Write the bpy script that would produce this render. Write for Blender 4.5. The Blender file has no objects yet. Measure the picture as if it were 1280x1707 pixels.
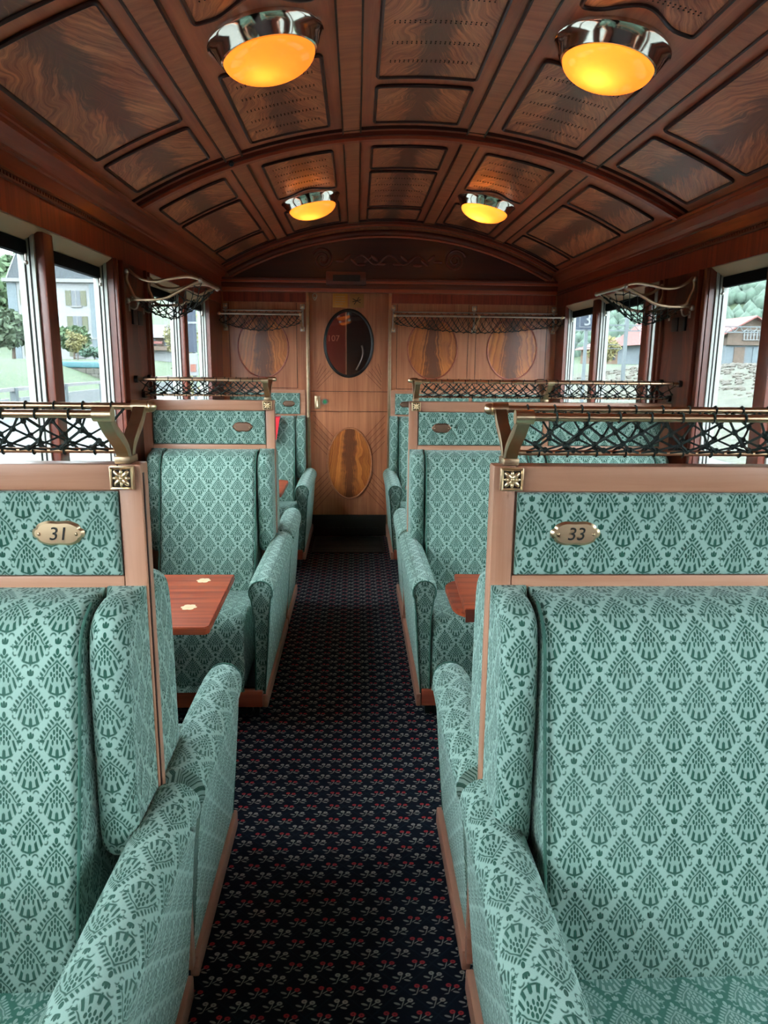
import bpy, bmesh, math, random
from mathutils import Vector, Matrix
random.seed(7)
S = bpy.context.scene
COL = S.collection

# ------------------------------------------------------------------ camera
F_PX, CX, CY = 1200.0, 640.0, 853.5
VPX, VPY, ROLL = 594.0, 602.0, 0.0099
H = 1.5
yv = Vector((VPX - CX, CY - VPY, F_PX)).normalized()
hv = Vector((1, -ROLL, 0)).normalized()
zv = hv.cross(yv).normalized()
if zv.y < 0: zv = -zv
xv = yv.cross(zv).normalized()
if xv.x < 0: xv = -xv
cam = bpy.data.objects.new('camera', bpy.data.cameras.new('camera'))
COL.objects.link(cam)
right = Vector((xv.x, yv.x, zv.x)); up = Vector((xv.y, yv.y, zv.y)); fwd = Vector((xv.z, yv.z, zv.z))
m = Matrix.Identity(4)
for i in range(3):
    m[i][0] = right[i]; m[i][1] = up[i]; m[i][2] = -fwd[i]
m[2][3] = H
cam.matrix_world = m
cam.data.sensor_fit = 'VERTICAL'; cam.data.sensor_height = 36.0
cam.data.lens = 36.0 * F_PX / 1707.0
cam.data.clip_start = 0.05; cam.data.clip_end = 2000
S.camera = cam

# ------------------------------------------------------------------ world, light, exposure
w = bpy.data.worlds.new('overcast_sky'); S.world = w; w.use_nodes = True
bg = w.node_tree.nodes['Background']
bg.inputs[0].default_value = (0.80, 0.91, 0.97, 1); bg.inputs[1].default_value = 5.0
sun = bpy.data.objects.new('hazy_sun', bpy.data.lights.new('hazy_sun', 'SUN'))
sun.data.energy = 1.0; sun.data.angle = math.radians(60); sun.data.color = (1, .97, .93)
sun.rotation_euler = (math.radians(52), 0, math.radians(-35)); COL.objects.link(sun)
S.view_settings.view_transform = 'Standard'; S.view_settings.look = 'None'
S.view_settings.gamma = 1; S.view_settings.use_curve_mapping = False
S.view_settings.exposure = 1.08
S.cycles.max_bounces = 6; S.cycles.diffuse_bounces = 3; S.cycles.glossy_bounces = 2
S.cycles.use_adaptive_sampling = True; S.cycles.adaptive_threshold = .12; S.cycles.adaptive_min_samples = 12
S.cycles.transmission_bounces = 4; S.cycles.transparent_max_bounces = 12
S.cycles.caustics_reflective = False; S.cycles.caustics_refractive = False
S.cycles.sample_clamp_indirect = 6.0

# ------------------------------------------------------------------ node expression helper
class X:
    """a socket with arithmetic: every operation adds a Math node"""
    def __init__(s, nt, sock): s.nt, s.s = nt, sock
    def op(s, o, b=None, c=None, clamp=False):
        n = s.nt.nodes.new('ShaderNodeMath'); n.operation = o; n.use_clamp = clamp
        for i, q in enumerate((s, b, c)):
            if q is None: continue
            if isinstance(q, X): s.nt.links.new(q.s, n.inputs[i])
            else: n.inputs[i].default_value = q
        return X(s.nt, n.outputs[0])
    def __add__(s, b): return s.op('ADD', b)
    def __sub__(s, b): return s.op('SUBTRACT', b)
    def __mul__(s, b): return s.op('MULTIPLY', b)
    def __truediv__(s, b): return s.op('DIVIDE', b)
    def mx(s, b): return s.op('MAXIMUM', b)
    def mn(s, b): return s.op('MINIMUM', b)
    def abs(s): return s.op('ABSOLUTE')
    def sin(s): return s.op('SINE')
    def sq(s): return s.op('MULTIPLY', s)
    def inv(s): return s * -1.0 + 1.0
    def sat(s): return s.op('ADD', 0.0, clamp=True)

def setc(nt, sock, v):
    if isinstance(v, X): nt.links.new(v.s, sock)
    elif hasattr(v, 'is_linked') or isinstance(v, bpy.types.NodeSocket): nt.links.new(v, sock)
    else: sock.default_value = v
def rgb(h):
    c = [int(h[i:i + 2], 16) / 255 for i in (0, 2, 4)]
    return tuple(q / 12.92 if q < .04045 else ((q + .055) / 1.055) ** 2.4 for q in c) + (1,)
def mixc(nt, fac, a, b):
    n = nt.nodes.new('ShaderNodeMix'); n.data_type = 'RGBA'
    setc(nt, n.inputs[0], fac); setc(nt, n.inputs[6], a); setc(nt, n.inputs[7], b)
    return n.outputs[2]
def material(name):
    mt = bpy.data.materials.new(name); mt.use_nodes = True
    nt = mt.node_tree; return mt, nt, nt.nodes['Principled BSDF']
def coords(nt, kind, scale=(1, 1, 1)):
    t = nt.nodes.new('ShaderNodeTexCoord'); mp = nt.nodes.new('ShaderNodeMapping')
    mp.inputs['Scale'].default_value = scale
    nt.links.new(t.outputs[kind], mp.inputs[0]); return mp.outputs[0]
def sep(nt, vec):
    n = nt.nodes.new('ShaderNodeSeparateXYZ'); nt.links.new(vec, n.inputs[0])
    return [X(nt, n.outputs[i]) for i in range(3)]
def noise(nt, vec, scale, detail=3, rough=.5, dist=0):
    n = nt.nodes.new('ShaderNodeTexNoise'); n.inputs['Scale'].default_value = scale
    n.inputs['Detail'].default_value = detail; n.inputs['Roughness'].default_value = rough
    n.inputs['Distortion'].default_value = dist
    nt.links.new(vec, n.inputs['Vector']); return X(nt, n.outputs['Fac'])
def bump(nt, bs, height, strength=.3, dist=.002):
    b = nt.nodes.new('ShaderNodeBump'); b.inputs['Strength'].default_value = strength
    b.inputs['Distance'].default_value = dist
    nt.links.new(height.s, b.inputs['Height']); nt.links.new(b.outputs[0], bs.inputs['Normal'])

def plain(name, col, rough=.5, metal=0, spec=.5, emit=None, es=0, var=.0, vs=6):
    mt, nt, bs = material(name); c = rgb(col) if isinstance(col, str) else col
    if var:
        f = noise(nt, coords(nt, 'Object'), vs, 4)
        d = tuple(q * (1 - var) for q in c[:3]) + (1,); l = tuple(min(1, q * (1 + var)) for q in c[:3]) + (1,)
        setc(nt, bs.inputs['Base Color'], mixc(nt, f, d, l))
    else: bs.inputs['Base Color'].default_value = c
    bs.inputs['Roughness'].default_value = rough; bs.inputs['Metallic'].default_value = metal
    bs.inputs['Specular IOR Level'].default_value = spec
    if emit: bs.inputs['Emission Color'].default_value = rgb(emit); bs.inputs['Emission Strength'].default_value = es
    return mt
def wood(name, light, dark, axis='X', rough=.35, streak=22, stripes=0.0, coat=.25):
    """straight-grained wood, the grain running along an object axis"""
    mt, nt, bs = material(name)
    long, cross = 1.2, streak
    sc = {'X': (long, cross, cross), 'Y': (cross, long, cross), 'Z': (cross, cross, long)}[axis]
    v = coords(nt, 'Object', sc)
    a = noise(nt, v, 1.0, 6, .62, .6); b = noise(nt, coords(nt, 'Object', (2.2, 2.2, 2.2)), 1.0, 2)
    f = ((a - .5) * 1.9 + .5 + (b - .5) * .7).sat()
    if stripes:
        c = noise(nt, v, 3.0, 2, .4)
        f = (f + (c - .5) * stripes).sat()
    setc(nt, bs.inputs['Base Color'], mixc(nt, f, rgb(dark), rgb(light)))
    bs.inputs['Roughness'].default_value = rough; bs.inputs['Coat Weight'].default_value = coat
    bs.inputs['Coat Roughness'].default_value = .22
    bump(nt, bs, a, .06, .001)
    return mt
def flame(name, light, mid, dark, core, rough=.3, slope=(1.0, -1.5), corew=.16, corek=.92, dist=.6):
    """crotch-figured veneer: dark plume up the middle, feathers sweeping away from it. UV is centred, -0.5..0.5"""
    mt, nt, bs = material(name)
    vec = coords(nt, 'UV'); oi = nt.nodes.new('ShaderNodeObjectInfo'); rnd = X(nt, oi.outputs['Random'])
    def comb(a, b, c):
        n = nt.nodes.new('ShaderNodeCombineXYZ')
        for i, q in enumerate((a, b, c)):
            if isinstance(q, X): nt.links.new(q.s, n.inputs[i])
            else: n.inputs[i].default_value = q
        return n.outputs[0]
    u, v, _ = sep(nt, vec); z = rnd * 37.0
    pv = comb(u, v, z)
    n1 = noise(nt, pv, 2.4, 2, .5) - .5; n2 = noise(nt, pv, 8.0, 3, .55) - .5
    au = (u + n1 * .16).abs()
    phi = v * slope[0] + au.op('POWER', .75) * slope[1] + n1 * dist + n2 * .07
    g = noise(nt, comb(phi * 17.0, au * 2.2 + v * .4, z), 1.0, 4, .62)
    fine = noise(nt, comb(phi * 70.0, au * 4.0, z), 1.0, 3, .6)
    cloud = noise(nt, pv, 1.7, 2) - .5
    f = ((g - .5) * 2.3 + (fine - .5) * .7 + cloud * .8 + .5).sat()
    base = mixc(nt, f, rgb(dark), rgb(light))
    base = mixc(nt, (n2 * 1.2 + .3).sat() * .6, base, rgb(mid))
    core_m = ((au + n2 * .22 + (g - .5) * .30 + (fine - .5) * .12) * (-1.6 / corew) + 1.75).sat()
    col = mixc(nt, core_m * corek, base, mixc(nt, fine * .45, rgb(core), rgb(mid)))
    setc(nt, bs.inputs['Base Color'], col)
    bs.inputs['Roughness'].default_value = rough; bs.inputs['Coat Weight'].default_value = .3
    bs.inputs['Coat Roughness'].default_value = .2
    return mt

def ell(x, y, cx, cy, rx, ry, k=6.0):
    a = (x - cx) / rx; b = (y - cy) / ry
    return ((a.sq() + b.sq()).op('SQRT').inv() * k).sat()
def ring(x, y, cx, cy, r, wd, k=45.0):
    d = ((x - cx).sq() + (y - cy).sq()).op('SQRT') - r
    return ((d.abs() * -1.0 + wd) * k + .5).sat()
def fold(nt, u, v):
    """nearest point of the staggered lattice (0,0)+(.5,.5)"""
    fa = u - u.op('ROUND'); fb = v - v.op('ROUND')
    ub = u - .5; vb = v - .5
    ga = ub - ub.op('ROUND'); gb = vb - vb.op('ROUND')
    inside = (fa.abs() + fb.abs()).op('LESS_THAN', .5)
    out = inside.inv()
    return fa * inside + ga * out, fb * inside + gb * out

def fabric_material(name, ground, thread, dark_k=1.0):
    mt, nt, bs = material(name)
    uvw = coords(nt, 'UV')
    su, sv, _ = sep(nt, uvw)
    u = su / .0955; v = sv / .115
    fx, y = fold(nt, u, v); x = fx.abs()
    def line(d, wd, k): return ((d.abs() * -1.0 + wd) * k + .5).sat()
    # palmette: stepped ogee outline with a comb of spikes, seeds inside, leafy cup below
    yo = y + .07
    top = ((yo + .005) * 50.0).sat(); bot = top.inv()
    mlt = (x / .335).op('POWER', 1.25) + yo / .37 + ((yo * 36.0).sin()) * .025
    outline = line(mlt - .70, .05, 15.0) * top
    comb = ((x * 1.0 - yo * 1.0) * 58.0).sin() * 1.7 + .7
    spikes = line(mlt - .98, .175, 9.0) * top * comb.sat()
    bud = ell(x, y, 0, .335, .036, .06)
    el = ((x / .275).sq() + (yo / .29).sq()).op('SQRT')
    teeth = line(el - .78, .25, 12.0) * (((x * 74.0 + yo * x * 120.0).op('COSINE')) * 1.9 + .5).sat() * bot
    cup = line(el - .95, .06, 20.0) * (((yo * -1.0) - .195) * 18.0).sat()
    stem = line(x, .016, 60.0) * line(y + .30, .09, 40.0)
    lobe = ell(x, y, .285, -.085, .055, .028)
    seeds = ell(x, y, .0, .10, .026, .05).mx(ell(x, y, .058, .055, .026, .05)).mx(ell(x, y, .0, .0, .024, .045)).mx(ell(x, y, .11, -.02, .026, .045)).mx(ell(x, y, .052, -.045, .022, .04)).mx(ell(x, y, .0, -.10, .022, .05)).mx(ell(x, y, .085, -.11, .022, .05))
    fill = ((mlt * -1.0 + 1.05) * 9.0).sat() * top + ((el * -1.0 + .98) * 9.0).sat() * bot
    # crown and curls at the lattice nodes between the palmettes
    gx, q = fold(nt, u, v + .5); p = gx.abs()
    crown = ell(p, q, 0, .01, .028, .055).mx(ell(p, q, .045, .008, .02, .035)).mx(ell(p, q, 0, -.025, .06, .028))
    hook = ring(p, q, .105, .075, .05, .014) * (((q - .065) * 30.0)).sat()
    curl = ring(p, q, .125, -.115, .035, .013) * (((q + p * .9) + .005) * 30.0).sat()
    curl2 = ring(p, q, .20, -.185, .035, .012) * (((q * -1.0 - p * .9) + .008) * 30.0).sat()
    pat = outline.mx(spikes).mx(bud).mx(teeth).mx(cup).mx(stem).mx(lobe).mx(seeds).mx(crown).mx(hook).mx(curl).mx(curl2).mx(fill * .20)
    wv = coords(nt, 'UV', (700, 700, 700))
    weave = noise(nt, wv, 1.0, 2)
    wear = noise(nt, coords(nt, 'Object', (3, 3, 3)), 1.0, 3)
    pat = (pat * ((wear - .5) * .4 + .97)).sat()
    g2 = mixc(nt, (weave - .5) * 1.1 + .5, tuple(c * .88 for c in rgb(ground)[:3]) + (1,), tuple(min(1, c * 1.12) for c in rgb(ground)[:3]) + (1,))
    col = mixc(nt, pat * dark_k, g2, rgb(thread))
    setc(nt, bs.inputs['Base Color'], col)
    bs.inputs['Roughness'].default_value = .8; bs.inputs['Specular IOR Level'].default_value = .2
    bs.inputs['Sheen Weight'].default_value = .3; bs.inputs['Sheen Roughness'].default_value = .45
    bs.inputs['Sheen Tint'].default_value = (.75, .92, .9, 1)
    bump(nt, bs, (pat * -1.0) + weave * .25, .45, .0015)
    return mt

def carpet_material():
    mt, nt, bs = material('carpet_flowers')
    x, y, z = sep(nt, coords(nt, 'Object'))
    u = x / .078; v = y / .074
    uc = u - u.op('ROUND'); vc = v - v.op('ROUND')
    ub = u - .5; vb = v - .5
    ud = ub - ub.op('ROUND'); vd = vb - vb.op('ROUND')
    near = vc.abs().op('LESS_THAN', .25); far = near.inv()
    px = uc * near + ud * far; py = vc * near + vd * far
    red = near
    fl = ell(px, py, -.06, .10, .10, .085, 4).mx(ell(px, py, .19, .05, .10, .085, 4))
    hole = ell(px, py, -.06, .10, .035, .03, 4).mx(ell(px, py, .19, .05, .035, .03, 4))
    def rell(cx, cy, ang, rx, ry):
        c_, s_ = math.cos(ang), math.sin(ang); dx, dy = px - cx, py - cy
        return ell(dx * c_ + dy * s_, dy * c_ - dx * s_, 0, 0, rx, ry, 4)
    st = rell(-.05, -.08, 1.25, .18, .022).mx(rell(.08, -.05, .65, .14, .022))
    lf = rell(-.22, -.06, -.35, .12, .045).mx(rell(.15, -.17, -.25, .12, .042)).mx(rell(-.17, -.24, .35, .10, .032)).mx(rell(.27, -.07, .5, .07, .03))
    fl = (fl - hole * .6).sat()
    dia = ((u + v) * .5); dib = ((u - v) * .5)
    dl = ((((dia + .25) - (dia + .25).op('ROUND')).abs() * -1.0 + .03) * 50.0).sat().mx(((((dib + .25) - (dib + .25).op('ROUND')).abs() * -1.0 + .03) * 50.0).sat())
    pile = noise(nt, coords(nt, 'Object', (420, 420, 420)), 1, 2)
    fcol = mixc(nt, red, rgb('a8a298'), rgb('bc3a3e'))
    c = mixc(nt, dl * .5, rgb('101722'), rgb('1d2b36'))
    c = mixc(nt, st.mx(lf) * .85, c, rgb('9c9a90'))
    c = mixc(nt, fl, c, fcol)
    c = mixc(nt, pile * .55, c, rgb('0a0f18'))
    setc(nt, bs.inputs['Base Color'], c); bs.inputs['Roughness'].default_value = .95
    bs.inputs['Specular IOR Level'].default_value = .1
    bump(nt, bs, pile, .4, .003)
    return mt
def glass_material(name, tint=(1, 1, 1, 1), refl=.08, veil=0.0):
    mt = bpy.data.materials.new(name); mt.use_nodes = True; nt = mt.node_tree; nt.nodes.clear()
    o = nt.nodes.new('ShaderNodeOutputMaterial'); t = nt.nodes.new('ShaderNodeBsdfTransparent'); t.inputs[0].default_value = tint
    g = nt.nodes.new('ShaderNodeBsdfGlossy'); g.inputs['Roughness'].default_value = .02
    fr = nt.nodes.new('ShaderNodeFresnel'); fr.inputs[0].default_value = 1.5
    mx = nt.nodes.new('ShaderNodeMixShader')
    nt.links.new((X(nt, fr.outputs[0]) * (refl / .04)).sat().s, mx.inputs[0]); nt.links.new(t.outputs[0], mx.inputs[1]); nt.links.new(g.outputs[0], mx.inputs[2])
    last = mx
    if veil:
        tr = nt.nodes.new('ShaderNodeBsdfTranslucent'); tr.inputs[0].default_value = (.9, .97, 1, 1)
        m2 = nt.nodes.new('ShaderNodeMixShader'); m2.inputs[0].default_value = veil
        nt.links.new(mx.outputs[0], m2.inputs[1]); nt.links.new(tr.outputs[0], m2.inputs[2]); last = m2
    nt.links.new(last.outputs[0], o.inputs[0]); return mt
def lamp_glass():
    mt = bpy.data.materials.new('amber_glass'); mt.use_nodes = True; nt = mt.node_tree; nt.nodes.clear()
    o = nt.nodes.new('ShaderNodeOutputMaterial')
    tr = nt.nodes.new('ShaderNodeBsdfTranslucent'); tr.inputs[0].default_value = rgb('ffa850')
    e = nt.nodes.new('ShaderNodeEmission'); e.inputs[0].default_value = rgb('f08a2e'); e.inputs[1].default_value = .40
    g = nt.nodes.new('ShaderNodeBsdfGlossy'); g.inputs['Roughness'].default_value = .08
    a = nt.nodes.new('ShaderNodeAddShader'); mx = nt.nodes.new('ShaderNodeMixShader'); mx.inputs[0].default_value = .05
    nt.links.new(tr.outputs[0], a.inputs[0]); nt.links.new(e.outputs[0], a.inputs[1])
    nt.links.new(a.outputs[0], mx.inputs[1]); nt.links.new(g.outputs[0], mx.inputs[2])
    nt.links.new(mx.outputs[0], o.inputs[0]); return mt

M = {}
M['fabric'] = fabric_material('teal_damask_velvet', '93b2a8', '215144')
M['fabric_sheen'] = fabric_material('teal_damask_painted_sheen', '3c7466', '9cbab2')  # same cloth, tones swapped: light on the velvet pile painted into the colour
M['piping'] = plain('teal_piping', '44695e', .95, spec=.05, var=.35, vs=60)
M['carpet'] = carpet_material()
M['mah'] = wood('mahogany_along', 'd98058', 'a04c36', 'Y')
M['mahx'] = wood('mahogany_across', 'c46646', '883a28', 'X')
M['mahz'] = wood('mahogany_upright', '7c3822', '48190f', 'Z')
M['cornice'] = wood('cornice_mahogany', 'a84a2c', '641f14', 'Y')
M['band'] = wood('ceiling_band_veneer', 'd08058', '9c5236', 'X', streak=30)
M['fascia'] = wood('striped_fascia_veneer', 'a43e24', '601a10', 'Z', streak=40, stripes=.6)
M['rib'] = wood('dark_mahogany', '7a3320', '4a1a10', 'X')
M['tymp'] = wood('tympanum_mahogany', '4c1d14', '2c0f0a', 'X')
M['dark'] = plain('dark_bead', '331410', .35, var=.2)
M['flame'] = flame('flame_mahogany', 'f4a070', 'cc7048', '803018', '443634', corew=.19)
M['flame_wall'] = flame('flame_mahogany_oval', 'e08a42', 'b8602c', '7a3312', '38221e', slope=(.22, 1.6), corew=.19, dist=.16)
M['flame_dark'] = flame('flame_mahogany_pillar', '7c3a22', '5a2416', '3c150c', '241410', slope=(.3, 1.4))
M['light'] = wood('pale_cherry', 'c9957a', 'ac7456', 'X', rough=.4, streak=30)
M['lightz'] = wood('pale_cherry_upright', 'c9957a', 'ac7456', 'Z', rough=.4, streak=30)
M['railwood'] = wood('rail_cherry', 'b4806a', '8e5c48', 'Y', rough=.4, streak=30)
M['door'] = wood('door_veneer', 'c8845c', '9a573a', 'Z', streak=34, stripes=.5)
M['doorx'] = wood('door_veneer_cross', 'c8845c', '9a573a', 'X', streak=34, stripes=.5)
M['table'] = wood('table_mahogany', 'b4532c', '762812', 'X', rough=.42, streak=26, stripes=1.1, coat=.12)
M['tabledark'] = wood('table_mahogany_edge', '7a2c1a', '4c170e', 'X', rough=.3)
M['brass'] = plain('polished_brass', (.86, .66, .42, 1), .3, 1)
M['bronze'] = plain('bronze', (.50, .36, .23, 1), .34, 1, var=.25, vs=30)
M['bronzedark'] = plain('dark_patina', '2c2016', .5, .6)
M['copperplate'] = plain('dark_copper_plate', (.30, .17, .12, 1), .35, .9)
M['rod'] = plain('copper_rod', (.68, .45, .28, 1), .3, 1)
M['nickel'] = plain('lamp_nickel', (.80, .74, .62, 1), .10, 1)
M['steel'] = plain('antique_steel', (.50, .46, .40, 1), .3, 1, var=.2, vs=30)
M['cord'] = plain('black_net_cord', '10201c', .7)
M['blackbox'] = plain('black_plastic', '0c0c0e', .4)
M['ink'] = plain('engraved_black', '15110c', .6)
M['alu'] = plain('pale_aluminium', 'a3a59f', .45)
M['alugrey'] = plain('black_rubber_track', '16181a', .6)
M['soffit'] = plain('cream_soffit', 'b59c80', .7)
M['blind'] = plain('dark_blind', '05090c', .8, spec=.1)
M['glass'] = glass_material('window_glass', (.97, 1, .99, 1), .010, .008)
M['doorglass'] = glass_material('door_glass', (.75, .75, .75, 1), .13)
M['amber'] = lamp_glass()
M['greenmetal'] = plain('dark_green_steel', '24332f', .45, .3)
M['mat'] = plain('black_rubber_mat', '15130f', .55, var=.3, vs=40)
M['red'] = plain('red_cloth', 'd0182a', .7)
M['signgold'] = plain('gold_sign_plate', 'c88a3c', .35, .4)
M['signgold2'] = plain('worn_gold_sign_plate', '9c7040', .4, .4)
M['green'] = plain('green_button', '2c7a4c', .3)
M['inlay'] = plain('pale_inlay', 'd8bf98', .5)
M['vest'] = plain('vestibule_red_panel', '7a2a22', .5)
M['void'] = plain('vestibule_black', '07080a', .5)
M['letter'] = plain('vestibule_lettering', 'd89070', .5)

# ------------------------------------------------------------------ mesh helpers
OFF = {}
def link(o, parent=None):
    COL.objects.link(o)
    if parent is not None: o.parent = parent
    return o
def tag(o, label=None, cat=None, group=None, kind=None):
    if label: o['label'] = label
    if cat: o['category'] = cat
    if group: o['group'] = group
    if kind: o['kind'] = kind
    return o
def thing(name, loc, label=None, cat=None, group=None, kind=None, rot=None):
    o = bpy.data.objects.new(name, None); o.location = loc; o.empty_display_size = .05
    if rot: o.rotation_euler = rot
    link(o); OFF[o.name] = Vector(loc)
    return tag(o, label, cat, group, kind)
def mk(name, vs, fs, mat, parent=None, uv=None, smooth=False, local=False, fix=True, loc=None):
    """one mesh object; vertices in world coordinates (or the parent's when local)"""
    off = Vector((0, 0, 0))
    if parent is not None and not local: off = OFF.get(parent.name, off)
    if loc is not None: off = off + Vector(loc) if False else Vector(loc)
    me = bpy.data.meshes.new(name)
    me.from_pydata([(Vector(v) - off)[:] for v in vs], [], fs)
    if uv is not None:
        l = me.uv_layers.new(name='UVMap')
        for p in me.polygons:
            for li in p.loop_indices:
                l.data[li].uv = uv[me.loops[li].vertex_index]
    if fix:
        bm = bmesh.new(); bm.from_mesh(me); bmesh.ops.recalc_face_normals(bm, faces=bm.faces); bm.to_mesh(me); bm.free()
    if smooth:
        for p in me.polygons: p.use_smooth = True
    me.materials.append(M[mat] if isinstance(mat, str) else mat)
    o = bpy.data.objects.new(name, me); link(o, parent)
    if loc is not None:
        o.location = Vector(loc) - (OFF.get(parent.name, Vector((0, 0, 0))) if parent is not None else Vector((0, 0, 0)))
        OFF[o.name] = Vector(loc)
    else: OFF[o.name] = off if not local else OFF.get(parent.name, off)
    return o
def shade(o, angle=35):
    me = o.data
    for p in me.polygons: p.use_smooth = True
    me.set_sharp_from_angle(angle=math.radians(angle)); return o
class G:
    """geometry collector"""
    def __init__(s): s.v, s.f, s.uv = [], [], []
    def add(s, vs, fs, uv=None):
        n = len(s.v); s.v += [tuple(q) for q in vs]; s.f += [[i + n for i in f] for f in fs]
        s.uv += uv if uv is not None else [(q[0], q[2]) for q in vs]
    def box(s, x0, x1, y0, y1, z0, z1, bev=0.0):
        if bev <= 0:
            v = [(x0, y0, z0), (x1, y0, z0), (x1, y1, z0), (x0, y1, z0), (x0, y0, z1), (x1, y0, z1), (x1, y1, z1), (x0, y1, z1)]
            s.add(v, [(0, 1, 2, 3), (4, 5, 6, 7), (0, 1, 5, 4), (1, 2, 6, 5), (2, 3, 7, 6), (3, 0, 4, 7)])
        else:
            bm = bmesh.new(); bmesh.ops.create_cube(bm, size=1)
            for q in bm.verts: q.co = Vector(((x0 + x1) / 2 + q.co.x * (x1 - x0), (y0 + y1) / 2 + q.co.y * (y1 - y0), (z0 + z1) / 2 + q.co.z * (z1 - z0)))
            bmesh.ops.bevel(bm, geom=bm.edges[:], offset=bev, segments=2, affect='EDGES', profile=.6)
            bm.verts.index_update()
            s.add([q.co[:] for q in bm.verts], [[q.index for q in f.verts] for f in bm.faces]); bm.free()
    def tube(s, pts, r, seg=6, caps=True, closed=False):
        pts = [Vector(p) for p in pts]; n = len(pts)
        rr = r if isinstance(r, (list, tuple)) else [r] * n
        t0 = (pts[1] - pts[0]).normalized()
        a = t0.orthogonal().normalized(); rings = []
        for i in range(n):
            if closed: t = (pts[(i + 1) % n] - pts[i - 1]).normalized()
            else: t = (pts[min(i + 1, n - 1)] - pts[max(i - 1, 0)]).normalized()
            a = (a - t * a.dot(t)); a = a.normalized() if a.length > 1e-6 else t.orthogonal().normalized(); b = t.cross(a)
            rings.append([pts[i] + (a * math.cos(6.28318 * k / seg) + b * math.sin(6.28318 * k / seg)) * rr[i] for k in range(seg)])
        vs = [q for g in rings for q in g]; fs = []
        for i in range(n if closed else n - 1):
            j = (i + 1) % n
            for k in range(seg):
                l = (k + 1) % seg; fs.append((i * seg + k, i * seg + l, j * seg + l, j * seg + k))
        if caps and not closed: fs.append(list(range(seg))); fs.append(list(range((n - 1) * seg, n * seg)))
        s.add(vs, fs)
    def sweep(s, pts, prof, up):
        """flat bar: profile (a along side, b along up) swept along pts"""
        pts = [Vector(p) for p in pts]; n = len(pts); k = len(prof); vs = []; fs = []; up = Vector(up)
        for i in range(n):
            t = (pts[min(i + 1, n - 1)] - pts[max(i - 1, 0)]).normalized(); sd = t.cross(up).normalized()
            for a, b in prof: vs.append(pts[i] + sd * a + up * b)
        for i in range(n - 1):
            for q in range(k): fs.append((i * k + q, i * k + (q + 1) % k, (i + 1) * k + (q + 1) % k, (i + 1) * k + q))
        fs += [list(range(k)), list(range((n - 1) * k, n * k))]; s.add(vs, fs)
    def lathe(s, prof, seg=32, c=(0, 0, 0), cap=False):
        n = len(prof); vs = []; fs = []
        for k in range(seg):
            a = 6.2831853 * k / seg
            for r, z in prof: vs.append((c[0] + r * math.cos(a), c[1] + r * math.sin(a), c[2] + z))
        for k in range(seg):
            l = (k + 1) % seg
            for i in range(n - 1): fs.append((k * n + i, l * n + i, l * n + i + 1, k * n + i + 1))
        s.add(vs, fs)
    def ball(s, c, r, seg=8, sx=1, sy=1, sz=1):
        prof = [(max(1e-4, math.sin(math.pi * i / 6)) * r, -math.cos(math.pi * i / 6) * r) for i in range(7)]
        g = G(); g.lathe(prof, seg); s.add([(c[0] + x * sx, c[1] + y * sy, c[2] + z * sz) for x, y, z in g.v], g.f)
    def out(s, name, mat, parent=None, smooth=None, uv=False, local=False, loc=None):
        o = mk(name, s.v, s.f, mat, parent, s.uv if uv else None, local=local, loc=loc)
        if smooth: shade(o, smooth if smooth is not True else 50)
        return o
def box(name, x0, x1, y0, y1, z0, z1, mat, parent=None, bev=.003, kind=None):
    g = G(); g.box(x0, x1, y0, y1, z0, z1, min(bev, .3 * min(abs(x1 - x0), abs(y1 - y0), abs(z1 - z0))) if bev else 0)
    o = g.out(name, mat, parent, smooth=40 if bev else None)
    if kind: o['kind'] = kind
    return o
def grid(nu, nv, fn, uvfn):
    vs = []; uv = []; fs = []
    for i in range(nu + 1):
        for j in range(nv + 1): vs.append(fn(i / nu, j / nv)); uv.append(uvfn(i / nu, j / nv))
    for i in range(nu):
        for j in range(nv): a = i * (nv + 1) + j; fs.append((a, a + nv + 1, a + nv + 2, a + 1))
    return vs, fs, uv
def catmull(pts, n=6):
    P = [Vector(p) for p in pts]; out = []
    for i in range(len(P) - 1):
        a, b, c, d = P[max(i - 1, 0)], P[i], P[i + 1], P[min(i + 2, len(P) - 1)]
        for k in range(n):
            t = k / n
            out.append(.5 * ((2 * b) + (c - a) * t + (2 * a - 5 * b + 4 * c - d) * t * t + (3 * b - a - 3 * c + d) * t ** 3))
    out.append(P[-1]); return out
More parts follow.
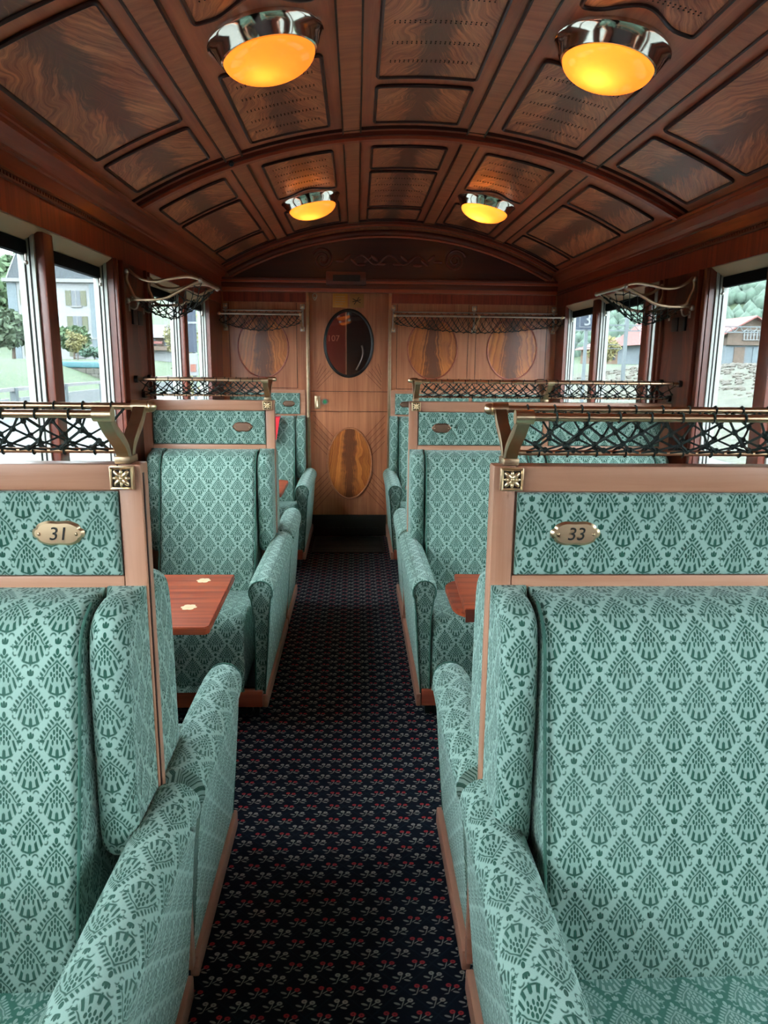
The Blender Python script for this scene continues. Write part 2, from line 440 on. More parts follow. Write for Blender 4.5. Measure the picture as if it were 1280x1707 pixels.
def cushion(name, prof, x0, x1, place, mat, parent, rnd=.03, uoff=0.0, nu=16):
    """upholstery: a (d,z) outline swept over x with its ends rounded in; UV in metres along the surface"""
    pr = catmull([(p[0], p[1], 0) for p in prof], 5); n = len(pr)
    L = [0]
    for i in range(1, n): L.append(L[-1] + (pr[i] - pr[i - 1]).length)
    cd = sum(p.x for p in pr) / n; cz = sum(p.y for p in pr) / n
    nrm = []
    for i, p in enumerate(pr):
        t = (pr[min(i + 1, n - 1)] - pr[max(i - 1, 0)]).normalized(); nx, nz = -t.y, t.x
        if (nx * (cd - p.x) + nz * (cz - p.y)) < 0: nx, nz = -nx, -nz
        nrm.append((nx, nz))
    W = x1 - x0; ns = 6; st = []                      # (x offset, inset, surface length from the middle)
    for k in range(ns + 1):
        a = math.pi / 2 * k / ns; st.append((rnd * (1 - math.cos(a)), rnd * (1 - math.sin(a)), W / 2 - rnd + rnd * (math.pi / 2 - a)))
    m_ = max(1, nu - 2 * ns)
    half = st + [(rnd + (W - 2 * rnd) * k / m_, 0, W / 2 - rnd - (W - 2 * rnd) * k / m_) for k in range(1, m_)]
    full = [(a, b, -c) for a, b, c in half] + [(W - a, b, c) for a, b, c in st[::-1]]
    vs, uv, fs = [], [], []
    xm = (x0 + x1) / 2 + uoff
    for a, ins, sl in full:
        for i, p in enumerate(pr):
            k = ins * .92 if p.x > .012 else 0
            vs.append(place(x0 + a, p.x + nrm[i][0] * k, p.y + nrm[i][1] * k)); uv.append((xm + sl, L[i]))
    nf = len(full)
    for i in range(nf - 1):
        for j in range(n - 1): a = i * n + j; fs.append((a, a + n, a + n + 1, a + 1))
    for i, sg in ((0, -1), (nf - 1, 1)):               # flat ends with their own UV
        b0 = len(vs); dm = max(p.x for p in pr)
        for j in range(n): vs.append(vs[i * n + j]); uv.append((uv[i * n + j][0] + sg * (dm - pr[j].x), pr[j].y))
        fs.append(list(range(b0, b0 + n)))
    o = mk(name, vs, fs, mat, parent, uv); shade(o, 60); return o
def copy_tree(o, parent=None):
    c = o.copy(); COL.objects.link(c); c.parent = parent
    OFF[c.name] = OFF.get(o.name, Vector((0, 0, 0)))
    for k in list(o.children): copy_tree(k, c)
    return c
def text(name, body, size, loc, rot, mat, parent, extrude=.0006, shear=0, align='CENTER'):
    cu = bpy.data.curves.new(name, 'FONT'); cu.body = body; cu.size = size; cu.extrude = extrude; cu.shear = shear
    cu.align_x = align; cu.align_y = 'CENTER'; cu.resolution_u = 4
    tmp = bpy.data.objects.new(name, cu); COL.objects.link(tmp)
    dg = bpy.context.evaluated_depsgraph_get(); me = bpy.data.meshes.new_from_object(tmp.evaluated_get(dg))
    bpy.data.objects.remove(tmp); me.materials.clear(); me.materials.append(M[mat])
    o = bpy.data.objects.new(name, me); link(o, parent)
    o.location = Vector(loc) - (OFF.get(parent.name, Vector((0, 0, 0))) if parent is not None else Vector((0, 0, 0)))
    o.rotation_euler = rot; return o

# ------------------------------------------------------------------ the car body
XL, XR, XC = -1.10, 1.66, .275
YE, YB, BAY = 6.11, -7.92, 2.34
R_C, Z_C = 2.72, 2.595
def arc(x, dz=0.0): return Z_C - (R_C - math.sqrt(R_C ** 2 - (x - XC) ** 2)) + dz
PILLARS = [3.78, 1.44, -.90, -3.24, -5.58]
SILL, TOP = .92, 1.945

floor = mk('floor', [(XL - .05, YB, 0), (XR + .05, YB, 0), (XR + .05, YE + .05, 0), (XL - .05, YE + .05, 0),
                     (XL - .05, YB, -.1), (XR + .05, YB, -.1), (XR + .05, YE + .05, -.1), (XL - .05, YE + .05, -.1)],
           [(0, 1, 2, 3), (4, 5, 6, 7), (0, 1, 5, 4), (1, 2, 6, 5), (2, 3, 7, 6), (3, 0, 4, 7)], 'carpet')
tag(floor, 'dark carpet with rows of small red and white flowers', kind='structure')

# openings: side, (y0, y1), mullion posts
WIN = []
for k in range(6):
    d = -BAY * (k - 1)
    if k == 0:
        WIN.append(('L', 4.0, 5.62, [(4.79, 4.88)])); WIN.append(('R', 4.03, 5.87, [(4.18, 4.26), (5.09, 5.18)]))
    else:
        WIN.append(('L', 1.70 + d, 3.45 + d, [(2.705 + d, 2.79 + d)])); WIN.append(('R', 1.70 + d, 3.47 + d, [(1.86 + d, 1.94 + d), (2.895 + d, 2.985 + d)]))
TH = .086
def side_wall(side):
    x = XL if side == 'L' else XR; sx = -1 if side == 'L' else 1
    g = G(); a, b = (x + sx * TH, x) if sx < 0 else (x, x + TH)
    ops = sorted((y0, y1) for s_, y0, y1, _ in WIN if s_ == side)
    g.box(a, b, YB, YE + .05, 0, SILL); g.box(a, b, YB, YE + .05, TOP, 2.45)
    ys = [YB] + [q for o in ops for q in o] + [YE + .05]
    for i in range(0, len(ys), 2): g.box(a, b, ys[i], ys[i + 1], SILL, TOP)
    o = g.out('wall_left' if side == 'L' else 'wall_right', 'mahz')
    tag(o, 'mahogany side wall with tall windows, %s of the carriage' % ('left' if side == 'L' else 'right'), kind='structure')
    fx = lambda d: x - sx * d                      # d = distance into the car
    f = G(); f.box(*sorted((fx(0), fx(.006))), YB, YE, TOP, 2.045); f.out('fascia_board', 'fascia', o)
    for z0, z1, d in ((2.043, 2.052, .02), (2.052, 2.064, .012), (2.064, 2.074, .022)):
        h = G(); h.box(*sorted((fx(0), fx(d))), YB, YE, z0, z1, .003); h.out('bead_moulding', 'rib', o, smooth=40)
    if True:                                        # egg-and-dart row in the bead
        h = G(); y = .6
        while y < YE - .02: h.box(*sorted((fx(.010), fx(.0155))), y, y + .012, 2.0525, 2.0635); y += .022
        q = h.out('carved_bead', 'rib', o); q['kind'] = 'stuff'
    c = G()
    prof = [(0, 2.074), (.012, 2.074), (.012, 2.125), (.020, 2.13), (.022, 2.14), (.034, 2.155), (.05, 2.185), (.052, 2.20), (.06, 2.202), (.06, 2.215), (0, 2.26)]
    vs = [(fx(d), y, z) for y in (YB, YE) for d, z in prof]; n = len(prof)
    c.add(vs, [(i, (i + 1) % n, n + (i + 1) % n, n + i) for i in range(n)] + [list(range(n)), list(range(n, 2 * n))])
    c.out('cornice', 'cornice', o)
    # pillars: flame panel between upright beads
    for i, (pc) in enumerate(PILLARS[:3]):
        lo = max(y1 for y0, y1 in ops if y1 < pc); hi = min(y0 for y0, y1 in ops if y0 > pc)
        vs, fs, uv = grid(1, 1, lambda s_, t: (fx(.006), lo + .09 + s_ * (hi - lo - .18), SILL + t * (TOP - SILL)), lambda s_, t: (s_ - .5, (t - .5) * 1.6))
        mk('pillar_panel', vs, fs, 'flame_dark', o, uv)
        for ya, d in ((lo + .005, .018), (lo + .035, .010), (lo + .075, .022), (hi - .02, .018), (hi - .05, .010), (hi - .09, .022)):
            h = G(); h.box(*sorted((fx(0), fx(d))), ya, ya + .016, SILL, TOP, .004); h.out('upright_bead', 'mahz', o, smooth=40)
    return o
wl = side_wall('L'); wr = side_wall('R')

# windows -------------------------------------------------------------
def window(idx, side, y0, y1, posts):
    x = XL if side == 'L' else XR; sx = -1 if side == 'L' else 1
    X_ = lambda d: x + sx * d                       # d = distance outwards
    t = thing('window_%d' % idx, (X_(.05), (y0 + y1) / 2, SILL), kind='structure')
    bxx = lambda name, d0, d1, ya, yb, za, zb, mat, bev=.0: box(name, *sorted((X_(d0), X_(d1))), ya, yb, za, zb, mat, t, bev)
    sv = [(d, z) for d, z in ((.002, TOP), (TH, TOP), (TH, TOP - .045), (.056, TOP - .042), (.002, TOP - .003))]
    mk('soffit', [(X_(d), y, z) for y in (y0, y1) for d, z in sv], [list(range(5)), list(range(5, 10))] + [(i, (i + 1) % 5, 5 + (i + 1) % 5, 5 + i) for i in range(5)], 'soffit', t)
    bxx('blind_box', .052, TH - .005, y0 + .012, y1 - .012, TOP - .092, TOP - .043, 'blind', .006)
    bxx('sill', -.015, TH, y0, y1, SILL - .02, SILL + .012, 'mah', .004)
    edges = [y0] + [q for p in posts for q in p] + [y1]
    for a, b in posts:
        bxx('mullion', -.004, .028, a, b, SILL, TOP - .012, 'mahz', .006)
    faces = [(y0, 1), (y1, -1)] + [(p[0], -1) for p in posts] + [(p[1], 1) for p in posts]
    for yy, s_ in faces:                            # aluminium track on every jamb and both sides of each post
        for d0, d1, mt, th in ((.028, .040, 'alu', .010), (.040, .047, 'alugrey', .006), (.047, .057, 'alu', .010), (.057, .064, 'alugrey', .006), (.064, TH, 'alu', .012)):
            ya, yb = sorted((yy, yy + s_ * th)); bxx('track', d0, d1, ya, yb, SILL, TOP - .012, mt)
    for a, b in posts: bxx('post_core', .028, TH, a + .0005, b - .0005, SILL, TOP - .012, 'alu')
    for i in range(0, len(edges), 2):
        a, b = edges[i] + .012, edges[i + 1] - .012
        bxx('bottom_rail', .06, .084, a, b, SILL + .012, SILL + .05, 'alu')
        xg = X_(.076)
        q4 = [(xg, a, SILL), (xg, b, SILL), (xg, b, TOP - .085), (xg, a, TOP - .085)]     # normal towards the car
        o = mk('pane', q4 if side == 'L' else q4[::-1], [(0, 1, 2, 3)], 'glass', t, fix=False)
        g = G(); g.tube([(X_(.048), b - .02, TOP - .09), (X_(.048), b - .02, TOP - .115)], .004, 6); g.ball((X_(.048), b - .02, TOP - .12), .008); g.out('blind_pull', 'steel', t, smooth=60)
for i, (s_, a, b, p) in enumerate(WIN): window(i + 1, s_, a, b, p)

# ceiling -------------------------------------------------------------
NA = 40
def arcstrip(x0, x1, y0, y1, dz0, dz1, n=8):
    """solid strip that follows the vault, from dz0 (upper) to dz1 (lower)"""
    vs, fs = [], []
    for i in range(n + 1):
        x = x0 + (x1 - x0) * i / n
        vs += [(x, y0, arc(x, dz0)), (x, y1, arc(x, dz0)), (x, y1, arc(x, dz1)), (x, y0, arc(x, dz1))]
    for i in range(n):
        a = i * 4; b = a + 4
        for k in range(4): fs.append((a + k, a + (k + 1) % 4, b + (k + 1) % 4, b + k))
    fs += [(0, 1, 2, 3), (n * 4, n * 4 + 1, n * 4 + 2, n * 4 + 3)]
    return vs, fs
vs, fs = arcstrip(XL - .02, XR + .02, YB, YE, .05, 0, NA)
ceiling = mk('ceiling', vs, fs, 'mah'); shade(ceiling, 30)
tag(ceiling, 'vaulted mahogany ceiling with figured panels and ribs', kind='structure')
BANDS = [(-.622, -.551), (-.062, .015), (.532, .61), (1.095, 1.166)]
SECT = [(XL + .05, -.622), (-.551, -.062), (.015, .532), (.61, 1.095), (1.166, XR - .05)]
for a, b in BANDS:
    vs, fs = arcstrip(a, b, YB, YE, 0, -.012, 3); mk('band', vs, fs, 'band', ceiling)
    for e, s_ in ((a, -1), (b, 1)):
        vs, fs = arcstrip(*sorted((e, e + s_ * .007)), YB, YE, 0, -.016, 1); mk('band_bead', vs, fs, 'dark', ceiling)
for yr in PILLARS + [YE - .03]:
    end = yr > 6
    for dy0, dy1, dz, mt in ((-.075, .075, -.010, 'mahx'), (-.035, .035, -.028, 'rib'), (-.018, .018, -.042, 'mahx')):
        vs, fs = arcstrip(XL, XR, yr + dy0, min(yr + dy1, YE), 0, dz, NA); o = mk('rib', vs, fs, mt, ceiling); shade(o, 30)
    for s_ in (-1, 1):
        if end and s_ > 0: continue
        vs, fs = arcstrip(XL, XR, yr + s_ * .075 - .004, yr + s_ * .075 + .004, 0, -.014, NA); mk('rib_bead', vs, fs, 'dark', ceiling)
g = G(); g.ball((-.60, 3.74, arc(-.60) - .03), .014); g.out('vault_screw', 'blackbox', ceiling, smooth=60)

def panel_outline(x0, x1, y0, y1, r, bite=None):
    """closed outline; bite = (end, cx, depth, halfwidth): a concave bow at that end, clear of a lamp"""
    P = []
    def corner(cx, cy, a0):
        for k in range(5):
            a = a0 + math.pi / 2 * k / 4; P.append((cx + r * math.cos(a), cy + r * math.sin(a)))
    def edge(end):
        if bite and bite[0] == end:
            _, cx, dep, hw = bite; y = y0 if end == 0 else y1; s_ = 1 if end == 0 else -1
            ks = range(-8, 9) if end == 0 else range(8, -9, -1)
            for k in ks: P.append((cx + hw * k / 8, y + s_ * dep * .5 * (1 + math.cos(math.pi * k / 8))))
    corner(x0 + r, y0 + r, math.pi); edge(0); corner(x1 - r, y0 + r, -math.pi / 2); corner(x1 - r, y1 - r, 0); edge(1); corner(x0 + r, y1 - r, math.pi / 2)
    return P
def ceiling_panel(x0, x1, y0, y1, bite=None, holes=False):
    P = panel_outline(x0, x1, y0, y1, .016, bite); n = len(P)
    cx, cy = (x0 + x1) / 2, (y0 + y1) / 2
    # fill: strips across x so the panel follows the vault
    bm = bmesh.new(); ring_ = [bm.verts.new((p[0], p[1], 0)) for p in P]; bm.faces.new(ring_)
    for k in range(1, 6):
        q = x0 + (x1 - x0) * k / 6
        bmesh.ops.bisect_plane(bm, geom=bm.verts[:] + bm.edges[:] + bm.faces[:], plane_co=(q, 0, 0), plane_no=(1, 0, 0))
    bm.verts.index_update()
    vs = [(v.co.x, v.co.y, arc(v.co.x, -.007)) for v in bm.verts]; fs = [[v.index for v in f.verts] for f in bm.faces]
    uv = [((v.co.x - cx) / (x1 - x0), (v.co.y - cy) / (y1 - y0) * min(1.6, max(.5, (y1 - y0) / (x1 - x0)))) for v in bm.verts]; bm.free()
    o = mk('panel', vs, fs, 'flame', ceiling, uv, fix=False)
    o.data.flip_normals() if o.data.polygons[0].normal.z > 0 else None
    dense = []
    for i in range(n):
        a, b = Vector(P[i]), Vector(P[(i + 1) % n]); k = max(1, int((b - a).length / .06))
        for j in range(k): dense.append(a + (b - a) * j / k)
    g = G(); g.tube([(p.x, p.y, arc(p.x, -.008)) for p in dense], .0075, 6, closed=True); g.out('panel_moulding', 'dark', o, smooth=60)
    if holes:
        h = G()
        for ry in range(1, 6):
            y = y0 + (y1 - y0) * ry / 6
            for k in range(-9, 10):
                for dy in (0, .014):
                    x = cx + k * (x1 - x0) * .043
                    h.box(x - .0022, x + .0022, y + dy - .0022, y + dy + .0022, arc(x, -.009), arc(x, -.0072))
        q = h.out('vent_holes', 'ink', o); q['kind'] = 'stuff'
for bi, c in enumerate((4.985, 2.61)):
    for si, (a, b) in enumerate(SECT):
        ins = .065 if si not in (0, 4) else .06
        x0, x1 = a + ins, b - ins
        if si == 0: x0 = a + .03
        if si == 4: x1 = b - .03
        if si in (1, 3):
            cx = XC + (-.57 if si == 1 else .57)
            ceiling_panel(x0, x1, c - .97, c - .19, (1, cx, .085, .14), holes=True)
            ceiling_panel(x0, x1, c + .215, c + 1.0, (0, cx, .07, .14), holes=True) if bi else ceiling_panel(x0, x1, c + .22, c + .93, (0, cx, .07, .14))
        else:
            ceiling_panel(x0, x1, c - .97, c - .555)
            ceiling_panel(x0, x1, c - .47, c + .475, holes=(si == 2))
            ceiling_panel(x0, x1, c + .57, c + (1.01 if bi else .96))

# ceiling lamps --------------------------------------------------------
def lamp(first, x, y):
    nx = -(x - XC) / R_C; ang = math.asin((x - XC) / R_C)
    lab = None
    t = thing('ceiling_lamp', (x, y, arc(x)), None, 'lamp', 'ceiling lamps along the vault', rot=(0, ang, 0))
    if first is None:
        prof = [(.188, .012), (.193, .002), (.193, -.012), (.188, -.016), (.176, -.036), (.164, -.056), (.160, -.062), (.153, -.064), (.151, -.060)]
        g = G(); g.lathe(prof, 48); g.out('ring', 'nickel', t, smooth=30, local=True)
        pb = [(.153 * math.cos(a), -.060 - .070 * math.sin(a)) for a in [math.pi / 2 * k / 14 for k in range(14)]] + [(.0005, -.130)]
        g = G(); g.lathe(pb, 48); g.out('bowl', 'amber', t, smooth=60, local=True)
        g = G(); g.lathe([(.0005, -.07), (.014, -.066), (.02, -.05), (.016, -.035), (.012, -.02), (.012, 0)], 16); g.out('bulb', plain('bulb_glass', 'fff0c8', .4, emit='ffdf90', es=3), t, smooth=60, local=True)
    else:
        for ch in first.children: q = ch.copy(); COL.objects.link(q); q.parent = t
    return t
LP = None; LAMPS = {}
for k in range(6):
    for s_ in (-1, 1):
        if k == 2 or (k > 2 and s_ > 0): continue          # behind the camera only the ones the door glass mirrors
        y = 4.985 + .015 - BAY * k if k else 5.0
        l = lamp(LP, XC + s_ * .575, y - (.03 if k else 0)); LP = LP or l; LAMPS[(k, s_)] = l
names = {(0, -1): 'small amber bowl ceiling lamp at the far end, left of the vault', (0, 1): 'small brightly lit amber bowl ceiling lamp at the far end, right of the vault',
         (1, -1): 'large amber bowl ceiling lamp overhead on the left', (1, 1): 'large amber bowl ceiling lamp overhead on the right with bright hot spot'}
for k, o in LAMPS.items(): o['label'] = names.get(k, 'amber lamp mirrored in the oval door glass, %s of its three orange crescents' % {3: 'topmost', 4: 'middle', 5: 'lowest'}.get(k[0]))
for (k, s_), o in LAMPS.items():
    pl = bpy.data.lights.new('lamp_light', 'POINT'); pl.energy = {(1, 1): .32, (0, 1): .6, (0, -1): .32}.get((k, s_), .14); pl.color = (1, .62, .27); pl.shadow_soft_size = .03
    lo = bpy.data.objects.new('lamp_light', pl); COL.objects.link(lo); lo.parent = o; lo.location = (-.03, -.03, -.075)

# ------------------------------------------------------------------ end wall with door
DX0, DX1, DZ = -.386, .262, 2.045
g = G(); g.box(XL - .02, DX0, YE, YE + .06, 0, DZ); g.box(DX1, XR + .02, YE, YE + .06, 0, DZ)
n = 30; vs = []; fs = []
for i in range(n + 1):
    x = XL - .02 + (XR - XL + .04) * i / n; zt = arc(x, .03)
    vs += [(x, YE, DZ), (x, YE, zt), (x, YE + .06, zt), (x, YE + .06, DZ)]
for i in range(n):
    a = i * 4
    for k in range(4): fs.append((a + k, a + (k + 1) % 4, a + 4 + (k + 1) % 4, a + 4 + k))
fs += [(0, 1, 2, 3), (n * 4, n * 4 + 1, n * 4 + 2, n * 4 + 3)]; g.add(vs, fs)
we = g.out('wall_end', 'door'); tag(we, 'veneered end wall with oval panels beside the door', kind='structure')
for z0, z1, d, mt in ((2.045, 2.075, .03, 'mahx'), (2.075, 2.115, .018, 'rib'), (2.115, 2.135, .034, 'mahx'), (2.135, 2.15, .05, 'rib')):
    box('end_cornice', XL, XR, YE - d, YE, z0, z1, mt, we)
for xa, xb in ((XL + .02, DX0 - .02), (DX1 + .02, XR - .02)):
    box('frieze_strip', xa, xb, YE - .006, YE, 1.965, 2.04, 'fascia', we, 0)
# arch moulding round the tympanum
for dz, r, mt in ((-.085, .024, 'rib'), (-.115, .010, 'mahx')):
    gg = G(); gg.tube([(XL + .07 + (XR - XL - .14) * i / 36, YE - .012, arc(XL + .07 + (XR - XL - .14) * i / 36, dz)) for i in range(37)], r, 8); gg.out('arch_moulding', mt, we, smooth=60)
vs, fs = [], []
for i in range(31):
    x = XL + .1 + (XR - XL - .2) * i / 30; vs += [(x, YE - .004, 2.15), (x, YE - .004, max(2.1505, arc(x, -.12)))]
for i in range(30): fs.append((i * 2, i * 2 + 2, i * 2 + 3, i * 2 + 1))
mk('tympanum', vs, fs, 'tymp', we)
def spiral(cx, cz, r, turns, sgn, a0):
    return [(cx + sgn * r * (1 - .88 * k / 40) * math.cos(a0 + turns * 6.283 * k / 40), YE - .008, cz + r * (1 - .88 * k / 40) * math.sin(a0 + turns * 6.283 * k / 40)) for k in range(41)]
for sgn, cx in ((-1, -.27), (1, .80)):
    gg = G(); gg.tube(spiral(cx, 2.30, .088, 2.1, sgn, .4), .010, 6); gg.out('carved_scroll', 'rib', we, smooth=60)
    for k in range(7):                               # leaves running from the scroll to the middle
        bx = cx - sgn * (.14 + .055 * k); bz = 2.29 + .03 * math.sin(k * 1.7)
        gl = G(); gl.ball((0, 0, 0), .03, 8, 1.3, .25, .45); a = .8 * math.sin(k * 2.1)
        vsx = [(bx + q[0] * math.cos(a) - q[2] * math.sin(a), YE - .006 + q[1], bz + q[0] * math.sin(a) + q[2] * math.cos(a)) for q in gl.v]
        o = mk('carved_leaf', vsx, gl.f, 'rib', we); shade(o, 60)
gg = G(); gg.tube([(-.02 + .6 * k / 30, YE - .008, 2.30 + .035 * math.sin(k * .55)) for k in range(31)], .007, 6); gg.out('carved_vine', 'rib', we, smooth=60)
box('vent_frame', -.245, .075, YE - .075, YE, 2.10, 2.20, 'rib', we, .006)
box('vent_slot', -.19, .03, YE - .079, YE - .07, 2.125, 2.175, 'blackbox', we, 0)
# oval panels
def oval(name, cx, cz, rx, rz, y, mat, parent, beadmat='dark', n=48, r=.008):
    vs = [(cx, y - .004, cz)] + [(cx + rx * math.cos(6.2832 * k / n), y - .004, cz + rz * math.sin(6.2832 * k / n)) for k in range(n)]
    uv = [(0, 0)] + [(.5 * math.cos(6.2832 * k / n), .75 * math.sin(6.2832 * k / n)) for k in range(n)]
    o = mk(name, vs, [(0, 1 + k, 1 + (k + 1) % n) for k in range(n)], mat, parent, uv)
    g = G(); g.tube([(cx + rx * math.cos(6.2832 * k / n), y - .004, cz + rz * math.sin(6.2832 * k / n)) for k in range(n)], r, 6, closed=True)
    g.out(name + '_bead', beadmat, o, smooth=60); return o
for cx in (-.766, .629, 1.294): oval('oval_panel', cx, 1.605, .205, .245, YE, 'flame_wall', we, 'mahx', r=.006)
# mitred veneer lines and stiles
for xa, xb in ((XL + .06, -.49), (.335, .925), (.99, 1.58)):
    for x in (xa, xb): box('veneer_line', x - .002, x + .002, YE - .0025, YE, 1.275, 1.96, 'dark', we, 0)
    box('veneer_line', xa, xb, YE - .0025, YE, 1.273, 1.277, 'dark', we, 0)
for x in (DX0 - .014, DX1 + .014):
    gg = G(); gg.box(x - .012, x + .012, YE - .014, YE + .02, 0, DZ, .003); gg.out('door_edge_strip', 'bronze', we, smooth=40)

# door -----------------------------------------------------------------
YD = YE + .045
door = thing('door_1', ((DX0 + DX1) / 2, YD, 0), kind='structure'); tag(door, 'veneered end door with an oval window above and an oval panel below')
OWX, OWZ, ORX, ORZ = -.064, 1.642, .198, .268
# leaf with an oval hole
n = 48; vs = []; fs = []
def hole_rect(cx, cz, rx, rz, x0, x1, z0, z1, y):
    vs, fs = [], []
    for k in range(n):
        a = 6.2831853 * k / n; c, s_ = math.cos(a), math.sin(a)
        t = min(((x1 - cx) / c if c > 0 else (x0 - cx) / c) if abs(c) > 1e-6 else 1e9, ((z1 - cz) / s_ if s_ > 0 else (z0 - cz) / s_) if abs(s_) > 1e-6 else 1e9)
        vs += [(cx + rx * c, y, cz + rz * s_), (cx + t * c, y, cz + t * s_), (cx + rx * c, y + .04, cz + rz * s_)]
    for k in range(n):
        l = (k + 1) % n; fs += [(k * 3, k * 3 + 1, l * 3 + 1, l * 3), (k * 3, l * 3, l * 3 + 2, k * 3 + 2)]
    for (xx, zz) in ((x0, z0), (x1, z0), (x1, z1), (x0, z1)):
        a = math.atan2(zz - cz, xx - cx) % 6.2831853; k = int(a / 6.2831853 * n); l = (k + 1) % n
        vs.append((xx, y, zz)); fs.append((k * 3 + 1, len(vs) - 1, l * 3 + 1))
    return vs, fs
vs, fs = hole_rect(OWX, OWZ, ORX, ORZ, DX0, DX1, 1.25, DZ, YD); mk('upper_panel', vs, fs, 'door', door)
box('lower_panel', DX0, DX1, YD, YD + .04, .187, 1.08, 'door', door, 0)
box('lock_rail', DX0, DX1, YD - .002, YD + .04, 1.082, 1.248, 'door', door, 0)
for z in (1.081, 1.249): box('rail_line', DX0, DX1, YD - .004, YD, z - .002, z + .002, 'dark', door, 0)
box('kick_plate', DX0, DX1, YD - .008, YD + .04, 0, .187, 'mat', door, .002)
for k in range(12): box('kick_stud', DX0 + .09 + k * .042, DX0 + .115 + k * .042, YD - .011, YD - .007, .045, .075, 'blackbox', door, .001)
oval('lower_oval', -.057, .638, .19, .305, YD, 'flame_wall', door, 'doorx', r=.008)
gg = G(); gg.tube([(OWX + ORX * math.cos(6.2832 * k / n), YD - .002, OWZ + ORZ * math.sin(6.2832 * k / n)) for k in range(n)], .012, 8, closed=True); gg.out('window_rim', 'blackbox', door, smooth=60)
vs = [(OWX, YD + .02, OWZ)] + [(OWX + ORX * math.cos(6.2832 * k / n), YD + .02, OWZ + ORZ * math.sin(6.2832 * k / n)) for k in range(n)]
mk('oval_pane', vs, [(0, 1 + k, 1 + (k + 1) % n) for k in range(n)], 'doorglass', door, fix=False)
# inlaid rays on the door veneer
def ray_line(p, q, y=YD):
    d = Vector((q[0] - p[0], 0, q[1] - p[1])); s_ = Vector((-d.z, 0, d.x)).normalized() * .0016
    a, b = Vector((p[0], y - .0016, p[1])), Vector((q[0], y - .0016, q[1]))
    mk('inlay_line', [a - s_, b - s_, b + s_, a + s_], [(0, 1, 2, 3)], 'mahz', door)
for k in range(5):
    o_ = .05 * k
    ray_line((-.20 - o_ * .5, 1.40 - o_ * .0 + .02 * k), (-.33 + .0 * o_, 1.27 + .03 * k)); ray_line((.08 + o_ * .5, 1.40 + .02 * k), (.21, 1.27 + .03 * k))
    ray_line((-.19 - .012 * k, .86 - .04 * k), (-.36, 1.05 - .055 * k)); ray_line((.075 + .012 * k, .86 - .04 * k), (.245, 1.05 - .055 * k))
    ray_line((-.19 - .012 * k, .42 + .04 * k), (-.36, .23 + .055 * k)); ray_line((.075 + .012 * k, .42 + .04 * k), (.245, .23 + .055 * k))
box('handle_plate', -.350, -.305, YD - .008, YD, 1.105, 1.21, 'brass', door, .003)
gg = G(); gg.tube([(-.328, YD - .008, 1.19), (-.328, YD - .04, 1.185), (-.328, YD - .045, 1.12)], .007, 8); gg.out('handle', 'brass', door, smooth=60)
gg = G(); gg.tube([(-.265, YD - .010, 1.163), (-.265, YD, 1.163)], .026, 20); o = gg.out('lock_rosette', 'steel', door, smooth=40)
gg = G(); gg.tube([(-.265, YD - .014, 1.163), (-.265, YD - .009, 1.163)], .015, 16); gg.out('lock_indicator', 'green', o, smooth=40)
for x0, x1, mt in ((-.195, -.072, 'signgold'), (-.058, .060, 'signgold2')):
    o = box('notice_plate', x0, x1, YD - .006, YD, 1.93, 2.04, mt, door, .001)
    if mt == 'signgold':
        for k in range(4): box('printed_line', x0 + .02, x1 - .02 - (.02 if k == 3 else 0), YD - .0075, YD - .0055, 2.015 - k * .02, 2.019 - k * .02, 'bronze', o, 0)
    else:
        cxp, czp = (x0 + x1) / 2, 1.985
        for a in (.25, -.45, .95):
            gg = G(); d = Vector((math.cos(a), 0, math.sin(a))) * .035; gg.tube([(cxp - d.x, YD - .007, czp - d.z), (cxp + d.x, YD - .007, czp + d.z)], .0028, 5); gg.out('printed_stroke', 'ink', o)
gg = G(); gg.tube([(-.342 + .016 * math.sin(a) * (1 - .45 * math.cos(a)) / 1.0, YD - .003, 2.012 + .026 * -math.cos(a)) for a in [6.2832 * k / 24 for k in range(24)]], .003, 5, closed=True); o = gg.out('drop_emblem', 'steel', door, smooth=60)
gg = G(); gg.ball((-.342, YD - .003, 2.006), .006); gg.out('drop_emblem_eye', 'steel', door, smooth=60)
# vestibule seen through the glass
vb = G(); vb.box(-.9, .8, YE + 1.1, YE + 1.15, 0, 2.4); vb.box(-.95, -.9, YE + .55, YE + 1.15, 0, 2.4); vb.box(-.95, -.9, YE + .1, YE + .55, 0, .9); vb.box(.8, .85, YE + .1, YE + 1.15, 0, 2.4); vb.box(-.95, .85, YE + .1, YE + 1.15, 2.4, 2.45); vb.box(-.95, .85, YE + .06, YE + 1.15, -.05, 0)  # opening in the left wall added so daylight reaches the numbered panel
vw = vb.out('wall_vestibule', 'void'); tag(vw, 'dark vestibule behind the oval door window', kind='structure')
box('vestibule_panel', -.62, -.098, YE + .5, YE + .53, .1, 2.3, 'vest', vw, .004)
box('vestibule_panel_edge', -.098, -.086, YE + .49, YE + .53, .1, 2.3, 'lightz', vw, .002)
text('car_number', '107', .075, (-.205, YE + .497, 1.695), (math.pi / 2, 0, 0), 'letter', vw)
gg = G(); gg.tube([(.00 + .06 * math.sin(k * .2), YE + .6, 1.42 + .02 * k) for k in range(12)], .010, 6); gg.out('grab_handle', 'steel', vw, smooth=60)
# rear wall of the carriage, behind the camera
g = G(); g.box(XL, XR, YB - .06, YB, 0, 2.62); rw = g.out('wall_rear', 'door'); tag(rw, 'plain veneered wall at the rear of the carriage', kind='structure')

